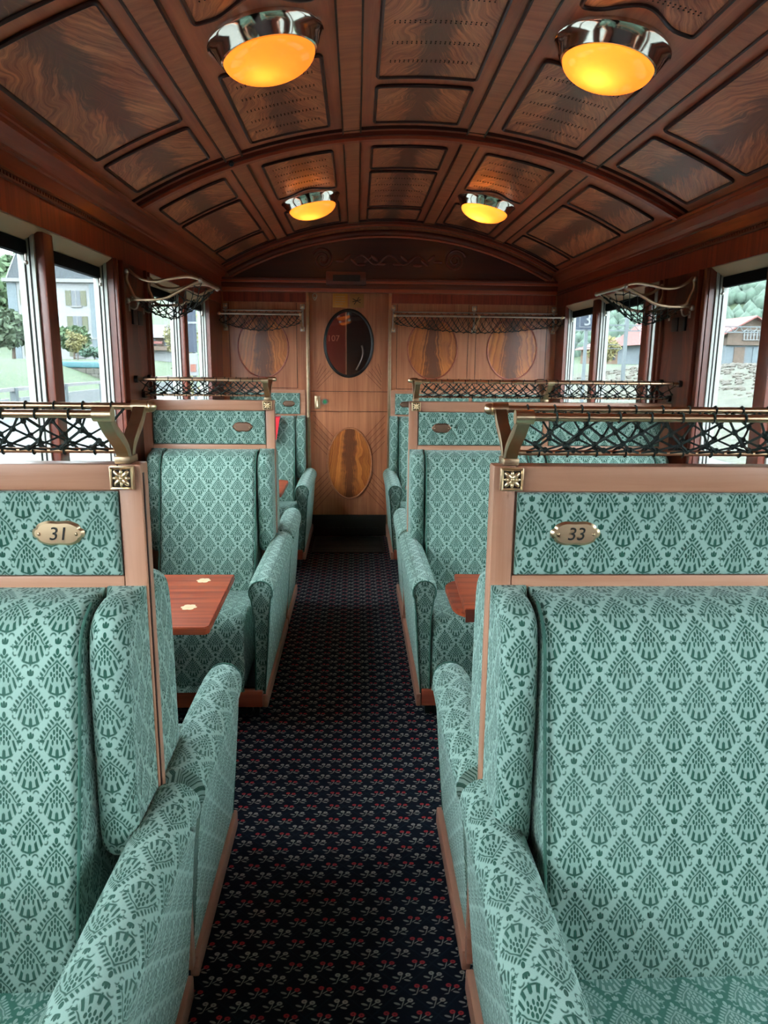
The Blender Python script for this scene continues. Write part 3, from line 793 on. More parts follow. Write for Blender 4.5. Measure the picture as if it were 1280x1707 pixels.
# door mat
mt_ = thing('floor_mat', (-.06, 5.82, .0)); tag(mt_, 'black ribbed rubber mat on the floor before the end door', 'mat')
box('mat_base', DX0 + .03, DX1 - .03, 5.56, YE - .005, .001, .008, 'mat', mt_, .002)
for k in range(11): box('mat_rib', DX0 + .05, DX1 - .05, 5.585 + k * .045, 5.60 + k * .045, .008, .011, 'blackbox', mt_, .001)

# ------------------------------------------------------------------ seats
SIDE = {'L': dict(post=-.422, arm=-.392, rail=-.370, wall=XL, s=-1), 'R': dict(post=.275, arm=.284, rail=.256, wall=XR, s=1)}
def bench(side, yp, face, depth, label, group, seatmat='fabric'):
    """face -1: facing the camera (seat on the -y side of the partition face yp), +1: facing away"""
    q = SIDE[side]; s = q['s']; post, wallx = q['post'], q['wall']
    place = lambda x, d, z: (x, yp + face * d, z)
    t = thing('double_armchair' if side == 'R' else 'armchair', ((post + wallx) / 2, yp + face * depth / 2, 0), label, 'seat', group)
    ax = lambda d: post + s * d                            # d metres from the aisle edge towards the window
    W = abs(wallx - post)
    if side == 'L': wings = [(.003, .078), (W - .12, W - .045)]; mains = [(.084, W - .123)]
    else: wings = [(.003, .075), (.605, .70), (W - .12, W - .045)]; mains = [(.081, .602), (.703, W - .123)]
    kd = min(1.0, depth / .92)
    bprof = [(0, .28), (.29, .28), (.295, .36), (.275, .46), (.24, .60), (.205, .75), (.178, .88), (.16, .965), (.135, 1.015), (.085, 1.043), (.03, 1.047), (0, 1.047)]
    bprof = [(d * (.8 + .2 * kd), z) for d, z in bprof]
    for a, b in mains:
        x0, x1 = sorted((ax(a), ax(b))); o = cushion('backrest', bprof, x0, x1, place, 'fabric', t, .022, uoff=.02)
    for a, b in wings:
        x0, x1 = sorted((ax(a), ax(b)))
        wp = [(0, .535), (.10, .532), (.150, .545), (.165, .59), (.165, .75), (.160, .88), (.150, .98), (.125, 1.03), (.07, 1.05), (0, 1.05)]
        o = cushion('wing_bolster', wp, x0, x1, place, 'fabric', t, (x1 - x0) * .47, uoff=-(x0 + x1) / 2, nu=14)
    for a, b in mains:                                     # piping at the seam
        for e in (a - .002, b + .002):
            g = G(); g.tube([place(ax(e), d, z) for d, z in [(p[0] + .002, p[1]) for p in catmull([(d, z, 0) for d, z in bprof[2:10]], 3)]], .0032, 6); g.out('piping', 'piping', t, smooth=60)
    D = depth
    sp = [(.16, .14), (D - .03, .14), (D - .008, .155), (D, .20), (D + .004, .30), (D - .004, .385), (D - .03, .425), (D - .08, .442), (D - .25, .435), (.30, .375), (.16, .355)]
    if D < .7: sp = [(.12, .14), (D - .03, .14), (D - .008, .155), (D, .20), (D + .004, .30), (D - .004, .385), (D - .03, .425), (D - .08, .442), (.22, .40), (.12, .385)]
    cs = [(.045, W - .05)] if side == 'L' else [(.045, .65), (.655, W - .05)]
    for a, b in cs:
        x0, x1 = sorted((ax(a), ax(b))); cushion('seat_cushion', sp, x0, x1, place, seatmat, t, .028, uoff=.01)
    # armrest on the aisle side: slab under a rolled top
    ac = q['arm']; ro = .056; zc = .552
    sec = [(s * .034, .10), (s * .032, .30), (s * .033, .45)]           # seat side up, over the roll, down the aisle side
    for k in range(13):
        a = math.radians(215 - 250 * k / 12); sec.append((-s * ro * math.cos(a), zc + ro * math.sin(a)))
    sec += [(-s * .037, .45), (-s * .026, .30), (-s * .008, .10)]
    n = len(sec); L = [0]
    for i in range(1, n): L.append(L[-1] + math.dist(sec[i], sec[i - 1]))
    ds = [.0, .08, .16] + [.16 + (D - .22) * k / 7 for k in range(1, 8)] + [D - .04, D - .022, D - .012]
    vs, fs, uv = [], [], []
    for i, d in enumerate(ds):
        sc_ = 1.0 if d < D - .05 else 1.0 - .10 * ((d - (D - .06)) / .05) ** 2
        swell = 1 + .07 * math.sin(math.pi * min(1, d / D))
        for j, (a, z) in enumerate(sec):
            zz = z
            if z > .46: zz = zc + (z - zc) * sc_ * swell + .012 * (d / D)
            aa = a * (sc_ * swell if z > .46 else 1)
            vs.append((ac + aa, yp + face * d, zz)); uv.append((L[j] * 1.0, d))
    for i in range(len(ds) - 1):
        for j in range(n - 1): fs.append((i * n + j, i * n + j + 1, (i + 1) * n + j + 1, (i + 1) * n + j))
    fs += [list(range(n)), list(range((len(ds) - 1) * n, len(ds) * n))]
    arm = mk('armrest', vs, fs, 'fabric', t, uv); shade(arm, 50)
    # facing on the front end with its welt
    fr = [(ac + a * .86, yp + face * (D - .010), (zc + (z - zc) * .9 + .012) if z > .46 else z) for a, z in sec]
    cen = Vector((ac, yp + face * (D - .004), .45))
    rim = [Vector(p) for p in fr]; k0 = len(rim)
    bv = [p[:] for p in rim] + [((p - cen) * .86 + cen)[:] for p in rim]
    bf = [(i, (i + 1) % k0, k0 + (i + 1) % k0, k0 + i) for i in range(k0)] + [list(range(k0, 2 * k0))]
    o = mk('arm_front', bv, bf, 'fabric', arm, [(p[0] - ac + .0458, p[2]) for p in bv]); shade(o, 30)
    g = G(); g.tube([p + Vector((0, face * .003, 0)) for p in rim], .0035, 6); g.out('welt', 'piping', arm, smooth=60)
    # wooden base: rail along the aisle, apron across the front, steel stand
    r0, r1 = sorted((q['rail'], q['rail'] + s * .022))
    ya, yb = sorted((yp, yp + face * (D + .008))); box('base_rail', r0, r1, ya, yb, .062, .118, 'railwood', t, .006)
    r0, r1 = sorted((q['rail'] + s * .0225, wallx - s * .02))
    ya, yb = sorted((yp + face * (D - .03), yp + face * (D + .006))); box('apron', r0, r1, ya, yb, .062, .135, 'mahx', t, .006)
    r0, r1 = sorted((q['rail'] + s * .03, wallx - s * .03)); ya, yb = sorted((yp, yp + face * (D - .035))); box('seat_pan', r0, r1, ya, yb, .085, .138, 'blackbox', t, 0)
    lx = q['rail'] + s * .055
    for k, (dx, dd) in enumerate(((0, D - .06), (.03, D - .06), (W - .14, D - .06), (0, .10), (W - .14, .10))):
        x = lx + s * dx; y = yp + face * dd; box('leg', x - .011, x + .011, y - .014, y + .014, 0, .085, 'greenmetal', t, .002)
    ya, yb = sorted((yp + face * (D - .08), yp + face * (D - .05))); r0, r1 = sorted((lx, lx + s * (W - .16)))
    box('foot_bar', r0, r1, ya, yb, .002, .014, 'greenmetal', t, .002)
    return t

def rosette(cx, cz, y, face, parent):
    """square brass boss with a flower, on the partition post"""
    h = .0235
    g = G(); ya, yb = sorted((y, y + face * .012)); g.box(cx - h, cx + h, ya, yb, cz - h, cz + h, .003)
    o = g.out('rosette_plate', 'brass', parent, smooth=40)
    g = G(); fr = [(cx - h + .004, cz - h + .004), (cx + h - .004, cz - h + .004), (cx + h - .004, cz + h - .004), (cx - h + .004, cz + h - .004)]
    g.tube([(a, y + face * .013, b) for a, b in fr], .0032, 4, closed=True); g.out('rosette_rim', 'brass', o)
    box('rosette_ground', cx - h + .006, cx + h - .006, *sorted((y + face * .0118, y + face * .0128)), cz - h + .006, cz + h - .006, 'bronzedark', o, 0)
    for k in range(8):
        a = math.pi / 4 * k + math.pi / 4; big = k % 2 == 0
        l = .019 if big else .010; rr = .0135 if big else .0155
        b = G(); b.ball((0, 0, 0), 1, 8); vs = []
        for x_, y_, z_ in b.v:
            u_ = x_ * l * .55 + rr * .75; v_ = z_ * (.0046 if big else .0034)
            vs.append((cx + u_ * math.cos(a) - v_ * math.sin(a), y + face * .013 + y_ * .003, cz + u_ * math.sin(a) + v_ * math.cos(a)))
        p = mk('petal', vs, b.f, 'brass', o); shade(p, 60)
    b = G(); b.ball((cx, y + face * .014, cz), .0042); b.out('flower_eye', 'brass', o, smooth=60)

def numberplate(cx, cz, y, face, parent, num):
    pts = []
    for k in range(40):
        a = 6.2832 * k / 40; rx = .051 + .0035 * math.cos(8 * a) * (abs(math.cos(a)) < .9); rz = .0255 + .002 * math.cos(6 * a)
        pts.append((cx + rx * math.cos(a), cz + rz * math.sin(a)))
    vs = [(cx, y + face * .0065, cz)] + [(a, y + face * .006, b) for a, b in [((p[0] - cx) * .88 + cx, (p[1] - cz) * .82 + cz) for p in pts]] + [(a, y + face * .002, b) for a, b in pts] + [(a, y, b) for a, b in pts]
    n = 40; fs = [(0, 1 + k, 1 + (k + 1) % n) for k in range(n)]
    for r in (0, 1): fs += [(1 + r * n + k, 1 + r * n + (k + 1) % n, 1 + (r + 1) * n + (k + 1) % n, 1 + (r + 1) * n + k) for k in range(n)]
    o = mk('number_plate', vs, fs, 'brass' if num else 'copperplate', parent); shade(o, 25)
    for sx in (-1, 1):
        b = G(); b.ball((cx + sx * .036, y + face * .0068, cz - .001), .0035, 8, 1, .6, 1); b.out('plate_screw', 'bronze', o, smooth=60)
    if num: text('plate_digits', num, .037, (cx, y + face * .0072, cz - .0015), (math.pi / 2, 0, 0), 'ink', o, .0004, .18)
    return o

def partition(side, yc, label, nums, th=.05, wallmount=False):
    q = SIDE[side]; s = q['s']; post, wx = q['post'], q['wall']; y0, y1 = yc - th / 2, yc + th / 2
    t = thing('seat_partition', ((post + wx) / 2, yc, 0), label, 'partition', 'upholstered partitions between the seats')
    bx = lambda name, a, b, z0, z1, mat, e=0: box(name, *sorted((post + s * a, post + s * b)), y0 + e, y1 - e, z0, z1, mat, t, .004)
    W = abs(wx - post) - .003
    bx('aisle_stile', 0, .045, .12, 1.298, 'lightz'); bx('window_stile', W - .05, W, .12, 1.298, 'lightz')
    bx('top_rail', .0455, W - .0505, 1.246, 1.298, 'light'); bx('middle_rail', .0455, W - .0505, 1.025, 1.071, 'light')
    bx('core', .0455, W - .0505, .12, 1.0245, 'light', .008); bx('head_core', .0455, W - .0505, 1.0715, 1.2455, 'light', .01)
    if side == 'L': box('edge_groove', *sorted((post - s * .0015, post + s * .002)), yc - .016, yc - .008, .14, 1.28, 'dark', t, 0)
    r0, r1 = sorted((q['rail'] + s * .004, post)); box('edge_batten', r0, r1, yc - .014, yc + .014, .118, .485, 'railwood', t, .003)
    spans = [(.048, W - .053)] if side == 'L' else [(.050, .70), (.738, W - .053)]
    if side == 'R': bx('middle_stile', .703, .735, 1.0715, 1.2455, 'lightz')
    for f, yy in ((-1, y0), (1, y1)):
        for a, b in spans:
            x0, x1 = sorted((post + s * a, post + s * b))
            pr = [(0, 1.073), (.010, 1.074), (.016, 1.082), (.018, 1.12), (.018, 1.2), (.016, 1.236), (.010, 1.243), (0, 1.244)]
            h = cushion('head_panel', pr, x0, x1, lambda x, d, z: (x, yy + f * (d - .006), z), 'fabric', t, .012, uoff=.03)
        cx = post + s * (.163 if side == 'L' else .168)
        if f < 0: numberplate(cx, 1.163, yy - .012, -1, t, nums)
    return t

# ------------------------------------------------------------------ net racks
def net(name, A, B, nu, nv, parent, sag=None, r=.0027, loops=None, jit=.25):
    """diamond-mesh cord net between the lines A and B; A,B: functions of t; sag(t,v) an offset"""
    g = G(); P = {}
    rnd = random.Random(nu * 31 + nv)
    for i in range(2 * nu + 1):
        for j in range(nv + 1):
            if (i + j) % 2: continue
            t = i / (2 * nu); v = j / nv
            if 0 < j < nv: t += rnd.uniform(-jit, jit) / (2 * nu); v += rnd.uniform(-.1, .1) / nv
            t = min(1, max(0, t)); p = A(t).lerp(B(t), v)
            if sag: p = p + sag(t, v)
            P[(i, j)] = p
    for (i, j), p in P.items():
        for di in (-1, 1):
            q = P.get((i + di, j + 1))
            if q is not None: g.tube([p, q], r, 4, caps=False)
        if 0 < j < nv: g.ball(p, r * 2.3, 5)
    o = g.out(name, 'cord', parent); return o
def loops(g, A, n, rad, axis):
    for k in range(n):
        p = A((k + .5) / n); a, b = axis
        g.tube([p + a * (rad * math.cos(6.2832 * q / 8)) + b * (rad * math.sin(6.2832 * q / 8)) for q in range(8)], .0019, 4, closed=True)
V3 = Vector
def partition_rack(side, yc, label):
    q = SIDE[side]; s = q['s']; wx = q['wall']; cx = q['post'] + s * .0345
    t = thing('net_rack', ((cx + wx) / 2, yc, 1.298), label, 'rack', 'net racks on top of the seat partitions')
    zt, zb, hf, hb = 1.402, 1.322, .115, .115
    xe = wx - s * .02
    def rod(name, x0, y, z, r, mat): g = G(); g.tube([(x0, y, z), (xe, y, z)], r, 10); return g.out(name, mat, t, smooth=60)
    rod('front_rod', cx + s * .012, yc - hf, zt, .0075, 'rod'); rod('back_rod', cx, yc + hb, zt, .0075, 'rod'); rod('bottom_rod', cx, yc, zb, .0055, 'rod')
    xs = [cx] if side == 'L' else [cx, cx + s * .675]
    for k, bxx in enumerate(xs):
        if k == 0:
            for f in (-1, 1): rosette(bxx, 1.2725, yc + f * .0255, f, t)
        box('bracket_foot', bxx - .016, bxx + .016, yc - .025, yc + .025, 1.2985, 1.313, 'bronze', t, .003)
        for f in (-1, 1):
            path = [(bxx, yc + f * .010, 1.308), (bxx, yc + f * .022, 1.330), (bxx, yc + f * .05, 1.352), (bxx, yc + f * .085, 1.374), (bxx, yc + f * .110, 1.398)]
            pth = catmull(path, 4); g = G()
            g.sweep(pth, [(-.009, -.012), (-.003, -.0135), (.003, -.0135), (.009, -.012), (.009, .012), (.003, .0135), (-.003, .0135), (-.009, .012)], (1, 0, 0))
            g.out('bracket_arm', 'bronze', t, smooth=50)
            g = G(); g.tube([(bxx - .017, yc + f * hf, zt), (bxx + .017, yc + f * hf, zt)], .0135, 14); g.out('rod_socket', 'brass', t, smooth=40)
        if k == 0:
            g = G(); g.ball((cx - s * .022, yc + hb, zt), .0125, 10); g.out('finial', 'brass', t, smooth=60)
    for f in (-1, 0, 1):
        g = G(); g.tube([(wx - s * .001, yc + f * hf, zt if f else zb), (wx - s * .022, yc + f * hf, zt if f else zb)], .018, 12); g.out('wall_socket', 'blackbox', t, smooth=40)
    x0 = cx + s * .03
    A = lambda y, z: (lambda u: V3((x0 + (xe - x0) * u, y, z)))
    L = abs(xe - x0); nu = int(L / .058)
    net('front_net', A(yc - hf, zt), A(yc, zb), nu, 4, t, lambda u, v: V3((0, 0, -.016 * math.sin(math.pi * v))))
    net('back_net', A(yc + hb, zt), A(yc, zb), nu, 4, t, lambda u, v: V3((0, 0, -.016 * math.sin(math.pi * v))))
    g = G(); ax_ = (V3((0, 1, 0)), V3((0, 0, 1)))
    loops(g, A(yc - hf, zt), nu, .0095, ax_); loops(g, A(yc + hb, zt), nu, .0095, ax_); loops(g, A(yc, zb), nu, .0078, ax_)
    q_ = g.out('cord_loops', 'cord', t); q_['kind'] = 'stuff'
    return t

ROWY = [1.44, 3.78]
Y3 = YE
rowname = ['nearest', 'middle']
NUM = {(0, 'L'): '31', (0, 'R'): '33'}
for r, yc in enumerate(ROWY):
    for side in 'LR':
        sd = 'left' if side == 'L' else 'right'
        if r == 0: lab = 'pale wood partition with brass number %s plate, %s foreground' % (NUM[(r, side)], sd)
        else: lab = 'pale wood partition behind the middle seat, %s of the aisle' % sd
        partition(side, yc, lab, NUM.get((r, side)))
        partition_rack(side, yc, ('large black net rack with copper rods on the %s foreground partition' % sd) if r == 0 else ('black net rack on the middle partition, %s of the aisle' % sd))
        kind = 'single teal damask seat' if side == 'L' else 'double teal damask bench'
        place_ = {0: 'in the %s foreground facing the camera' % sd, 1: 'in the middle row facing the camera, %s of the aisle' % sd}[r]
        bench(side, yc - .025, -1, .92, '%s %s' % (kind, place_), 'seats facing the camera', 'fabric_sheen' if r == 0 else 'fabric')
        bench(side, yc + .025, 1, .565, '%s facing away, back to back with the %s %s' % (kind, sd, 'foreground seat' if r == 0 else 'middle seat'), 'seats facing away')
for side in 'LR':
    sd = 'left' if side == 'L' else 'right'
    q = SIDE[side]; s = q['s']; W = abs(q['wall'] - q['post'])
    t = bench(side, YE - .012, -1, .95, '%s teal damask %s against the end wall, %s of the door' % (('single', 'seat', sd) if side == 'L' else ('double', 'bench', sd)), 'seats facing the camera')
    # head panels and pale rails fixed to the end wall
    box('wall_board', *sorted((q['post'] + s * .004, q['wall'] - s * .02)), YE - .0115, YE - .001, .14, 1.262, 'light', t, .003)
    spans = [(.048, W - .05)] if side == 'L' else [(.05, .67), (.70, W - .05)]
    for a, b in spans:
        x0, x1 = sorted((q['post'] + s * a, q['post'] + s * b))
        cushion('head_panel', [(0, 1.062), (.010, 1.063), (.016, 1.07), (.018, 1.10), (.018, 1.19), (.016, 1.228), (.010, 1.235), (0, 1.236)], x0, x1, lambda x, d, z: (x, YE - .010 - d, z), 'fabric', t, .012, uoff=.03)
    numberplate(q['post'] + s * .14, 1.148, YE - .029, -1, t, None)

# ------------------------------------------------------------------ racks on the end wall
def end_rack(x0, x1, brs, label):
    t = thing('end_wall_rack', ((x0 + x1) / 2, YE, 1.72), label, 'rack', 'net racks on the end wall')
    yb, yf, zb, zf = YE - .04, YE - .27, 1.895, 1.853
    g = G(); g.tube([(x0, yb, zb), (x1, yb, zb)], .006, 8); g.out('back_rod', 'steel', t, smooth=60)
    g = G(); g.tube([(x0, yf, zf), (x1, yf, zf)], .008, 8); g.out('front_rod', 'steel', t, smooth=60)
    for bx in brs:
        g = G(); g.box(bx - .018, bx + .018, YE - .014, YE, 1.735, 1.77, .004); g.box(bx - .018, bx + .018, YE - .014, YE, 1.91, 1.95, .004); g.box(bx - .008, bx + .008, YE - .012, YE, 1.77, 1.91, .003)
        g.out('wall_plate', 'steel', t, smooth=40)
        p = catmull([(bx, YE - .01, 1.755), (bx, YE - .08, 1.765), (bx, YE - .17, 1.80), (bx, yf, zf)], 5)
        g = G(); g.sweep(p, [(-.006, -.008), (.006, -.008), (.006, .008), (-.006, .008)], (1, 0, 0)); g.out('bracket_arm', 'bronze', t, smooth=50)
        for p_ in ((bx, yf, zf), (bx, YE - .02, 1.93), (bx, YE - .02, 1.752)):
            g = G(); g.ball(p_, .013, 10); g.out('bracket_knob', 'brass', t, smooth=60)
    A = lambda y, z: (lambda u: V3((x0 + (x1 - x0) * u, y, z)))
    nu = int((x1 - x0) / .055)
    net('net', A(yb, zb), A(yf, zf), nu, 8, t, lambda u, v: V3((0, 0, -.145 * math.sin(math.pi * v) * (.55 + .45 * math.sin(math.pi * u)))), r=.0022)
end_rack(XL + .02, -.435, (XL + .035, -.44), 'sagging black net rack on the end wall left of the door')
end_rack(.30, XR - .01, (.302, .968, XR - .03), 'long sagging black net rack on the end wall right of the door')

# ------------------------------------------------------------------ racks on the window pillars
def pillar_rack(side, label):
    wx = XL if side == 'L' else XR; s = 1 if side == 'L' else -1     # s points into the car
    t = thing('pillar_rack', (wx, 3.79, 1.76), label, 'rack', 'ornate racks on the window pillars')
    tip = .365
    for yy in (3.605, 3.965):
        P = lambda pts: [V3((wx + s * a, yy, z)) for a, z in catmull([(a, z, 0) for a, z in pts], 6) for _ in (0,)] if False else [V3((wx + s * p.x, yy, p.y)) for p in catmull([(a, z, 0) for a, z in pts], 6)]
        prof = [(-.0065, -.006), (-.004, -.008), (.004, -.008), (.0065, -.006), (.0065, .006), (.004, .008), (-.004, .008), (-.0065, .006)]
        for nm, pts in (('upper_curve', [(.022, 1.915), (.05, 1.89), (.09, 1.868), (.15, 1.862), (.22, 1.875), (.29, 1.885), (.34, 1.878), (tip, 1.866)]),
                        ('lower_curve', [(.0, 1.775), (.06, 1.776), (.14, 1.778), (.20, 1.79), (.26, 1.82), (.32, 1.85), (tip, 1.866)]),
                        ('wall_curve', [(.022, 1.915), (.012, 1.87), (.028, 1.825), (.045, 1.79), (.075, 1.778)])):
            g = G(); g.sweep(P(pts), prof, (0, 1, 0)); g.out(nm, 'bronze', t, smooth=50)
        for z in (1.905, 1.772):
            g = G(); g.ball((wx + s * .012, yy, z), .015, 8); g.out('wall_knob', 'steel', t, smooth=60)
    g = G(); g.tube([(wx + s * tip, 3.57, 1.866), (wx + s * tip, 4.0, 1.866)], .009, 10); g.ball((wx + s * tip, 3.57, 1.866), .012); g.ball((wx + s * tip, 4.0, 1.866), .012); g.out('front_rod', 'steel', t, smooth=60)
    g = G(); g.tube([(wx + s * .03, 3.60, 1.79), (wx + s * .03, 3.97, 1.79)], .006, 8); g.out('back_rod', 'steel', t, smooth=60)
    A = lambda u: V3((wx + s * (.05 + (tip - .05) * u), 3.615, 1.778 + .088 * max(0, (u - .35) / .65) ** 1.3))
    B = lambda u: V3((wx + s * (.05 + (tip - .05) * u), 3.955, 1.778 + .088 * max(0, (u - .35) / .65) ** 1.3))
    net('net', A, B, 8, 8, t, lambda u, v: V3((0, 0, -.085 * math.sin(math.pi * v) * (.45 + .55 * math.sin(math.pi * u)))), r=.0024)
    for yy, n in ((3.64, 'coat_hook'), (3.88, 'coat_hook')):
        hk = thing(n, (wx, yy, 1.735), 'small metal coat hook under the %s pillar rack, %s one' % ('left' if side == 'L' else 'right', 'nearer' if yy < 3.7 else 'farther'), 'hook', 'coat hooks on the pillars')
        g = G(); g.box(*sorted((wx + s * .004, wx + s * .009)), yy - .010, yy + .010, 1.725, 1.76, .002); g.out('hook_plate', 'steel', hk, smooth=40)
        g = G(); g.tube(catmull([(wx + s * .008, yy, 1.745), (wx + s * .03, yy, 1.735), (wx + s * .045, yy, 1.742), (wx + s * .05, yy, 1.762)], 4), .004, 6); g.ball((wx + s * .05, yy, 1.766), .009); g.out('hook_arm', 'steel', hk, smooth=60)
pillar_rack('L', 'ornate bronze bracket rack with net on the left window pillar')
pillar_rack('R', 'ornate bronze bracket rack with net on the right window pillar')
for side in 'LR':
    wx = XL if side == 'L' else XR; s = 1 if side == 'L' else -1
    t = thing('switch_panel', (wx, 3.75, 1.66), 'pair of small black switch plates on the %s window pillar' % ('left' if side == 'L' else 'right'), 'switch')
    for k in range(2): box('switch_plate', *sorted((wx + s * .006, wx + s * .018)), 3.665 + k * .085, 3.735 + k * .085, 1.665, 1.735, 'blackbox', t, .003)

# ------------------------------------------------------------------ tables
def rounded(x0, x1, y0, y1, r, corners):
    P = []
    for cx, cy, a0, on in ((x0, y0, math.pi, corners[0]), (x1, y0, -math.pi / 2, corners[1]), (x1, y1, 0, corners[2]), (x0, y1, math.pi / 2, corners[3])):
        if not on: P.append((cx, cy)); continue
        ox = cx + (r if cx == x0 else -r); oy = cy + (r if cy == y0 else -r)
        for k in range(7): a = a0 + math.pi / 2 * k / 6; P.append((ox + r * math.cos(a), oy + r * math.sin(a)))
    return P
def slab(name, P, z0, z1, mat, parent):
    n = len(P); vs = [(a, b, z0) for a, b in P] + [(a, b, z1) for a, b in P]
    o = mk(name, vs, [list(range(n)), list(range(n, 2 * n))] + [(i, (i + 1) % n, n + (i + 1) % n, n + i) for i in range(n)], mat, parent)
    bm = bmesh.new(); bm.from_mesh(o.data); bmesh.ops.bevel(bm, geom=[e for e in bm.edges if abs(e.verts[0].co.z - e.verts[1].co.z) < 1e-5], offset=.003, segments=2, affect='EDGES'); bm.to_mesh(o.data); bm.free()
    return shade(o, 40)
def emblem(cx, cy, z, parent):
    g = G(); rnd = random.Random(5)
    for k in range(6):
        a = 1.047 * k; b = G(); b.lathe([(.0002, 0), (.011, .0), (.011, .0006), (.0002, .0008)], 10); ex = 1.0
        g.add([(cx + .016 * math.cos(a) + x * 1.1, cy + .019 * math.sin(a) + y, z + zz) for x, y, zz in b.v], b.f)
    b = G(); b.lathe([(.0002, 0), (.008, .0), (.008, .0008), (.0002, .001)], 10); g.add([(cx + x, cy + y, z + zz) for x, y, zz in b.v], b.f)
    g.out('inlaid_emblem', 'inlay', parent)
def table_left(y0, y1, label, emb=True):
    t = thing('folding_table', (XL + .3, (y0 + y1) / 2, 0), label, 'table', 'folding tables at the windows')
    slab('table_top', rounded(XL + .02, -.482, y0, y1, .05, (0, 1, 1, 0)) if not emb else [(XL + .02, y0), (-.485, y0), (-.472, y0 + .015), (-.486, y1), (XL + .02, y1)], .634, .66, 'table', t)
    if emb: emblem(-.591, y1 - .085, .6605, t); emblem(-.578, y0 + .195, .6605, t)
    box('hinge_rail', XL + .02, -.53, (y0 + y1) / 2 - .02, (y0 + y1) / 2 + .02, .60, .633, 'tabledark', t, .003)
    box('wall_cleat', XL + .001, XL + .035, y0 + .05, y1 - .05, .56, .633, 'tabledark', t, .003)
    g = G(); g.tube([(XL + .05, (y0 + y1) / 2, 0), (XL + .05, (y0 + y1) / 2, .6)], .02, 10); g.out('leg', 'tabledark', t, smooth=60)
def table_right(y0, y1, label):
    t = thing('folding_table', (XR - .5, (y0 + y1) / 2, 0), label, 'table', 'folding tables at the windows')
    slab('table_top', rounded(.350, XR - .02, y0 + .01, y1, .10, (1, 0, 0, 1)), .615, .637, 'table', t)
    slab('folded_leaf', [(.378, y0), (XR - .02, y0), (XR - .02, y1), (.398, y1)], .6375, .66, 'table', t)
    box('leaf_edge', .381, XR - .03, y0 - .006, y0 - .0005, .612, .659, 'tabledark', t, .002)
    box('wall_cleat', XR - .035, XR - .001, y0 + .05, y1 - .05, .54, .614, 'tabledark', t, .003)
    g = G(); g.tube([(XR - .06, (y0 + y1) / 2, 0), (XR - .06, (y0 + y1) / 2, .614)], .02, 10); g.out('leg', 'tabledark', t, smooth=60)
table_left(2.20, 2.79, 'striped mahogany table with two pale inlaid emblems, left of the aisle')
table_right(2.37, 2.79, 'folded mahogany table half hidden behind the right partition')
table_left(4.56, 5.13, 'mahogany table before the left end-wall seat, only its rounded corner showing', False)
table_right(4.72, 5.13, 'folded mahogany table before the right end-wall bench')
# red cloth over the end seat
t = thing('red_pennant', (-.70, 5.86, .875), 'red cloth tag hanging on the left end-wall backrest', 'cloth')
pv = [(-.80, 1.046), (-.617, 1.046), (-.641, .875), (-.775, .875)]
vs = [(a, 5.865 - (1.046 - z) * .25, z) for a, z in pv] + [(a, 5.872 - (1.046 - z) * .25, z) for a, z in pv]
mk('cloth', vs, [(0, 1, 2, 3), (4, 5, 6, 7), (0, 1, 5, 4), (1, 2, 6, 5), (2, 3, 7, 6), (3, 0, 4, 7)], 'red', t)
box('fold', -.80, -.617, 5.868, 5.98, 1.046, 1.052, 'red', t, .001)

#EXTERIOR
# ------------------------------------------------------------------ outside: terrain
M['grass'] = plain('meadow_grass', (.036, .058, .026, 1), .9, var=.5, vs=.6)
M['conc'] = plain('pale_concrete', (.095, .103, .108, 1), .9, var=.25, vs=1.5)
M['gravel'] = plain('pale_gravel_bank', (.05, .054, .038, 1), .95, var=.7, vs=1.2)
M['leaf'] = plain('bush_leaf', (.045, .07, .038, 1), .8, var=.5, vs=3)
M['leaf2'] = plain('shrub_leaf', (.05, .09, .038, 1), .8, var=.5, vs=3)
M['leafy'] = plain('autumn_leaf', (.11, .10, .032, 1), .8, var=.4, vs=3)
M['leafd'] = plain('conifer_needle', (.035, .075, .05, 1), .8, var=.4, vs=3)
M['forest'] = plain('forest_canopy', (.045, .075, .055, 1), .9, var=.7, vs=.7)
M['bark'] = plain('bark', (.08, .06, .045, 1), .9)
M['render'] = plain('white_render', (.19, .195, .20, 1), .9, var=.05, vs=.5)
M['rblue'] = plain('blue_grey_render', (.095, .12, .135, 1), .9)
M['slate'] = plain('slate_roof', (.028, .036, .042, 1), .8, var=.35, vs=2.5)
M['trimw'] = plain('white_trim', (.15, .15, .15, 1), .8)
M['shutter'] = plain('olive_shutter', (.075, .08, .05, 1), .8)
M['wglass'] = plain('dark_house_window', (.05, .06, .07, 1), .2)
M['redroof'] = plain('red_tile_roof', (.17, .065, .06, 1), .9, var=.25, vs=1.5)
M['greyroof'] = plain('grey_chalet_roof', (.09, .09, .098, 1), .9, var=.15, vs=1.5)
M['planks'] = plain('weathered_planks', (.09, .065, .05, 1), .9, var=.35, vs=3)
M['peach'] = plain('peach_render', (.15, .10, .07, 1), .9)
M['shed'] = plain('pale_blue_shed', (.09, .11, .125, 1), .8, var=.15, vs=2)
M['tarp'] = plain('turquoise_tarp', (.03, .10, .118, 1), .6, var=.15, vs=2)
M['wallst'] = plain('stone_garden_wall', (.075, .073, .062, 1), .95, var=.35, vs=3)
M['galv'] = plain('galvanised_steel', (.075, .092, .10, 1), .5, .1)
M['signblue'] = plain('station_blue', (.005, .016, .034, 1), .5)
M['signwhite'] = plain('station_white', (.145, .155, .16, 1), .5)
M['poster'] = plain('orange_poster', (.16, .05, .03, 1), .6)
M['railsteel'] = plain('rail_steel', (.12, .11, .10, 1), .5, .5)

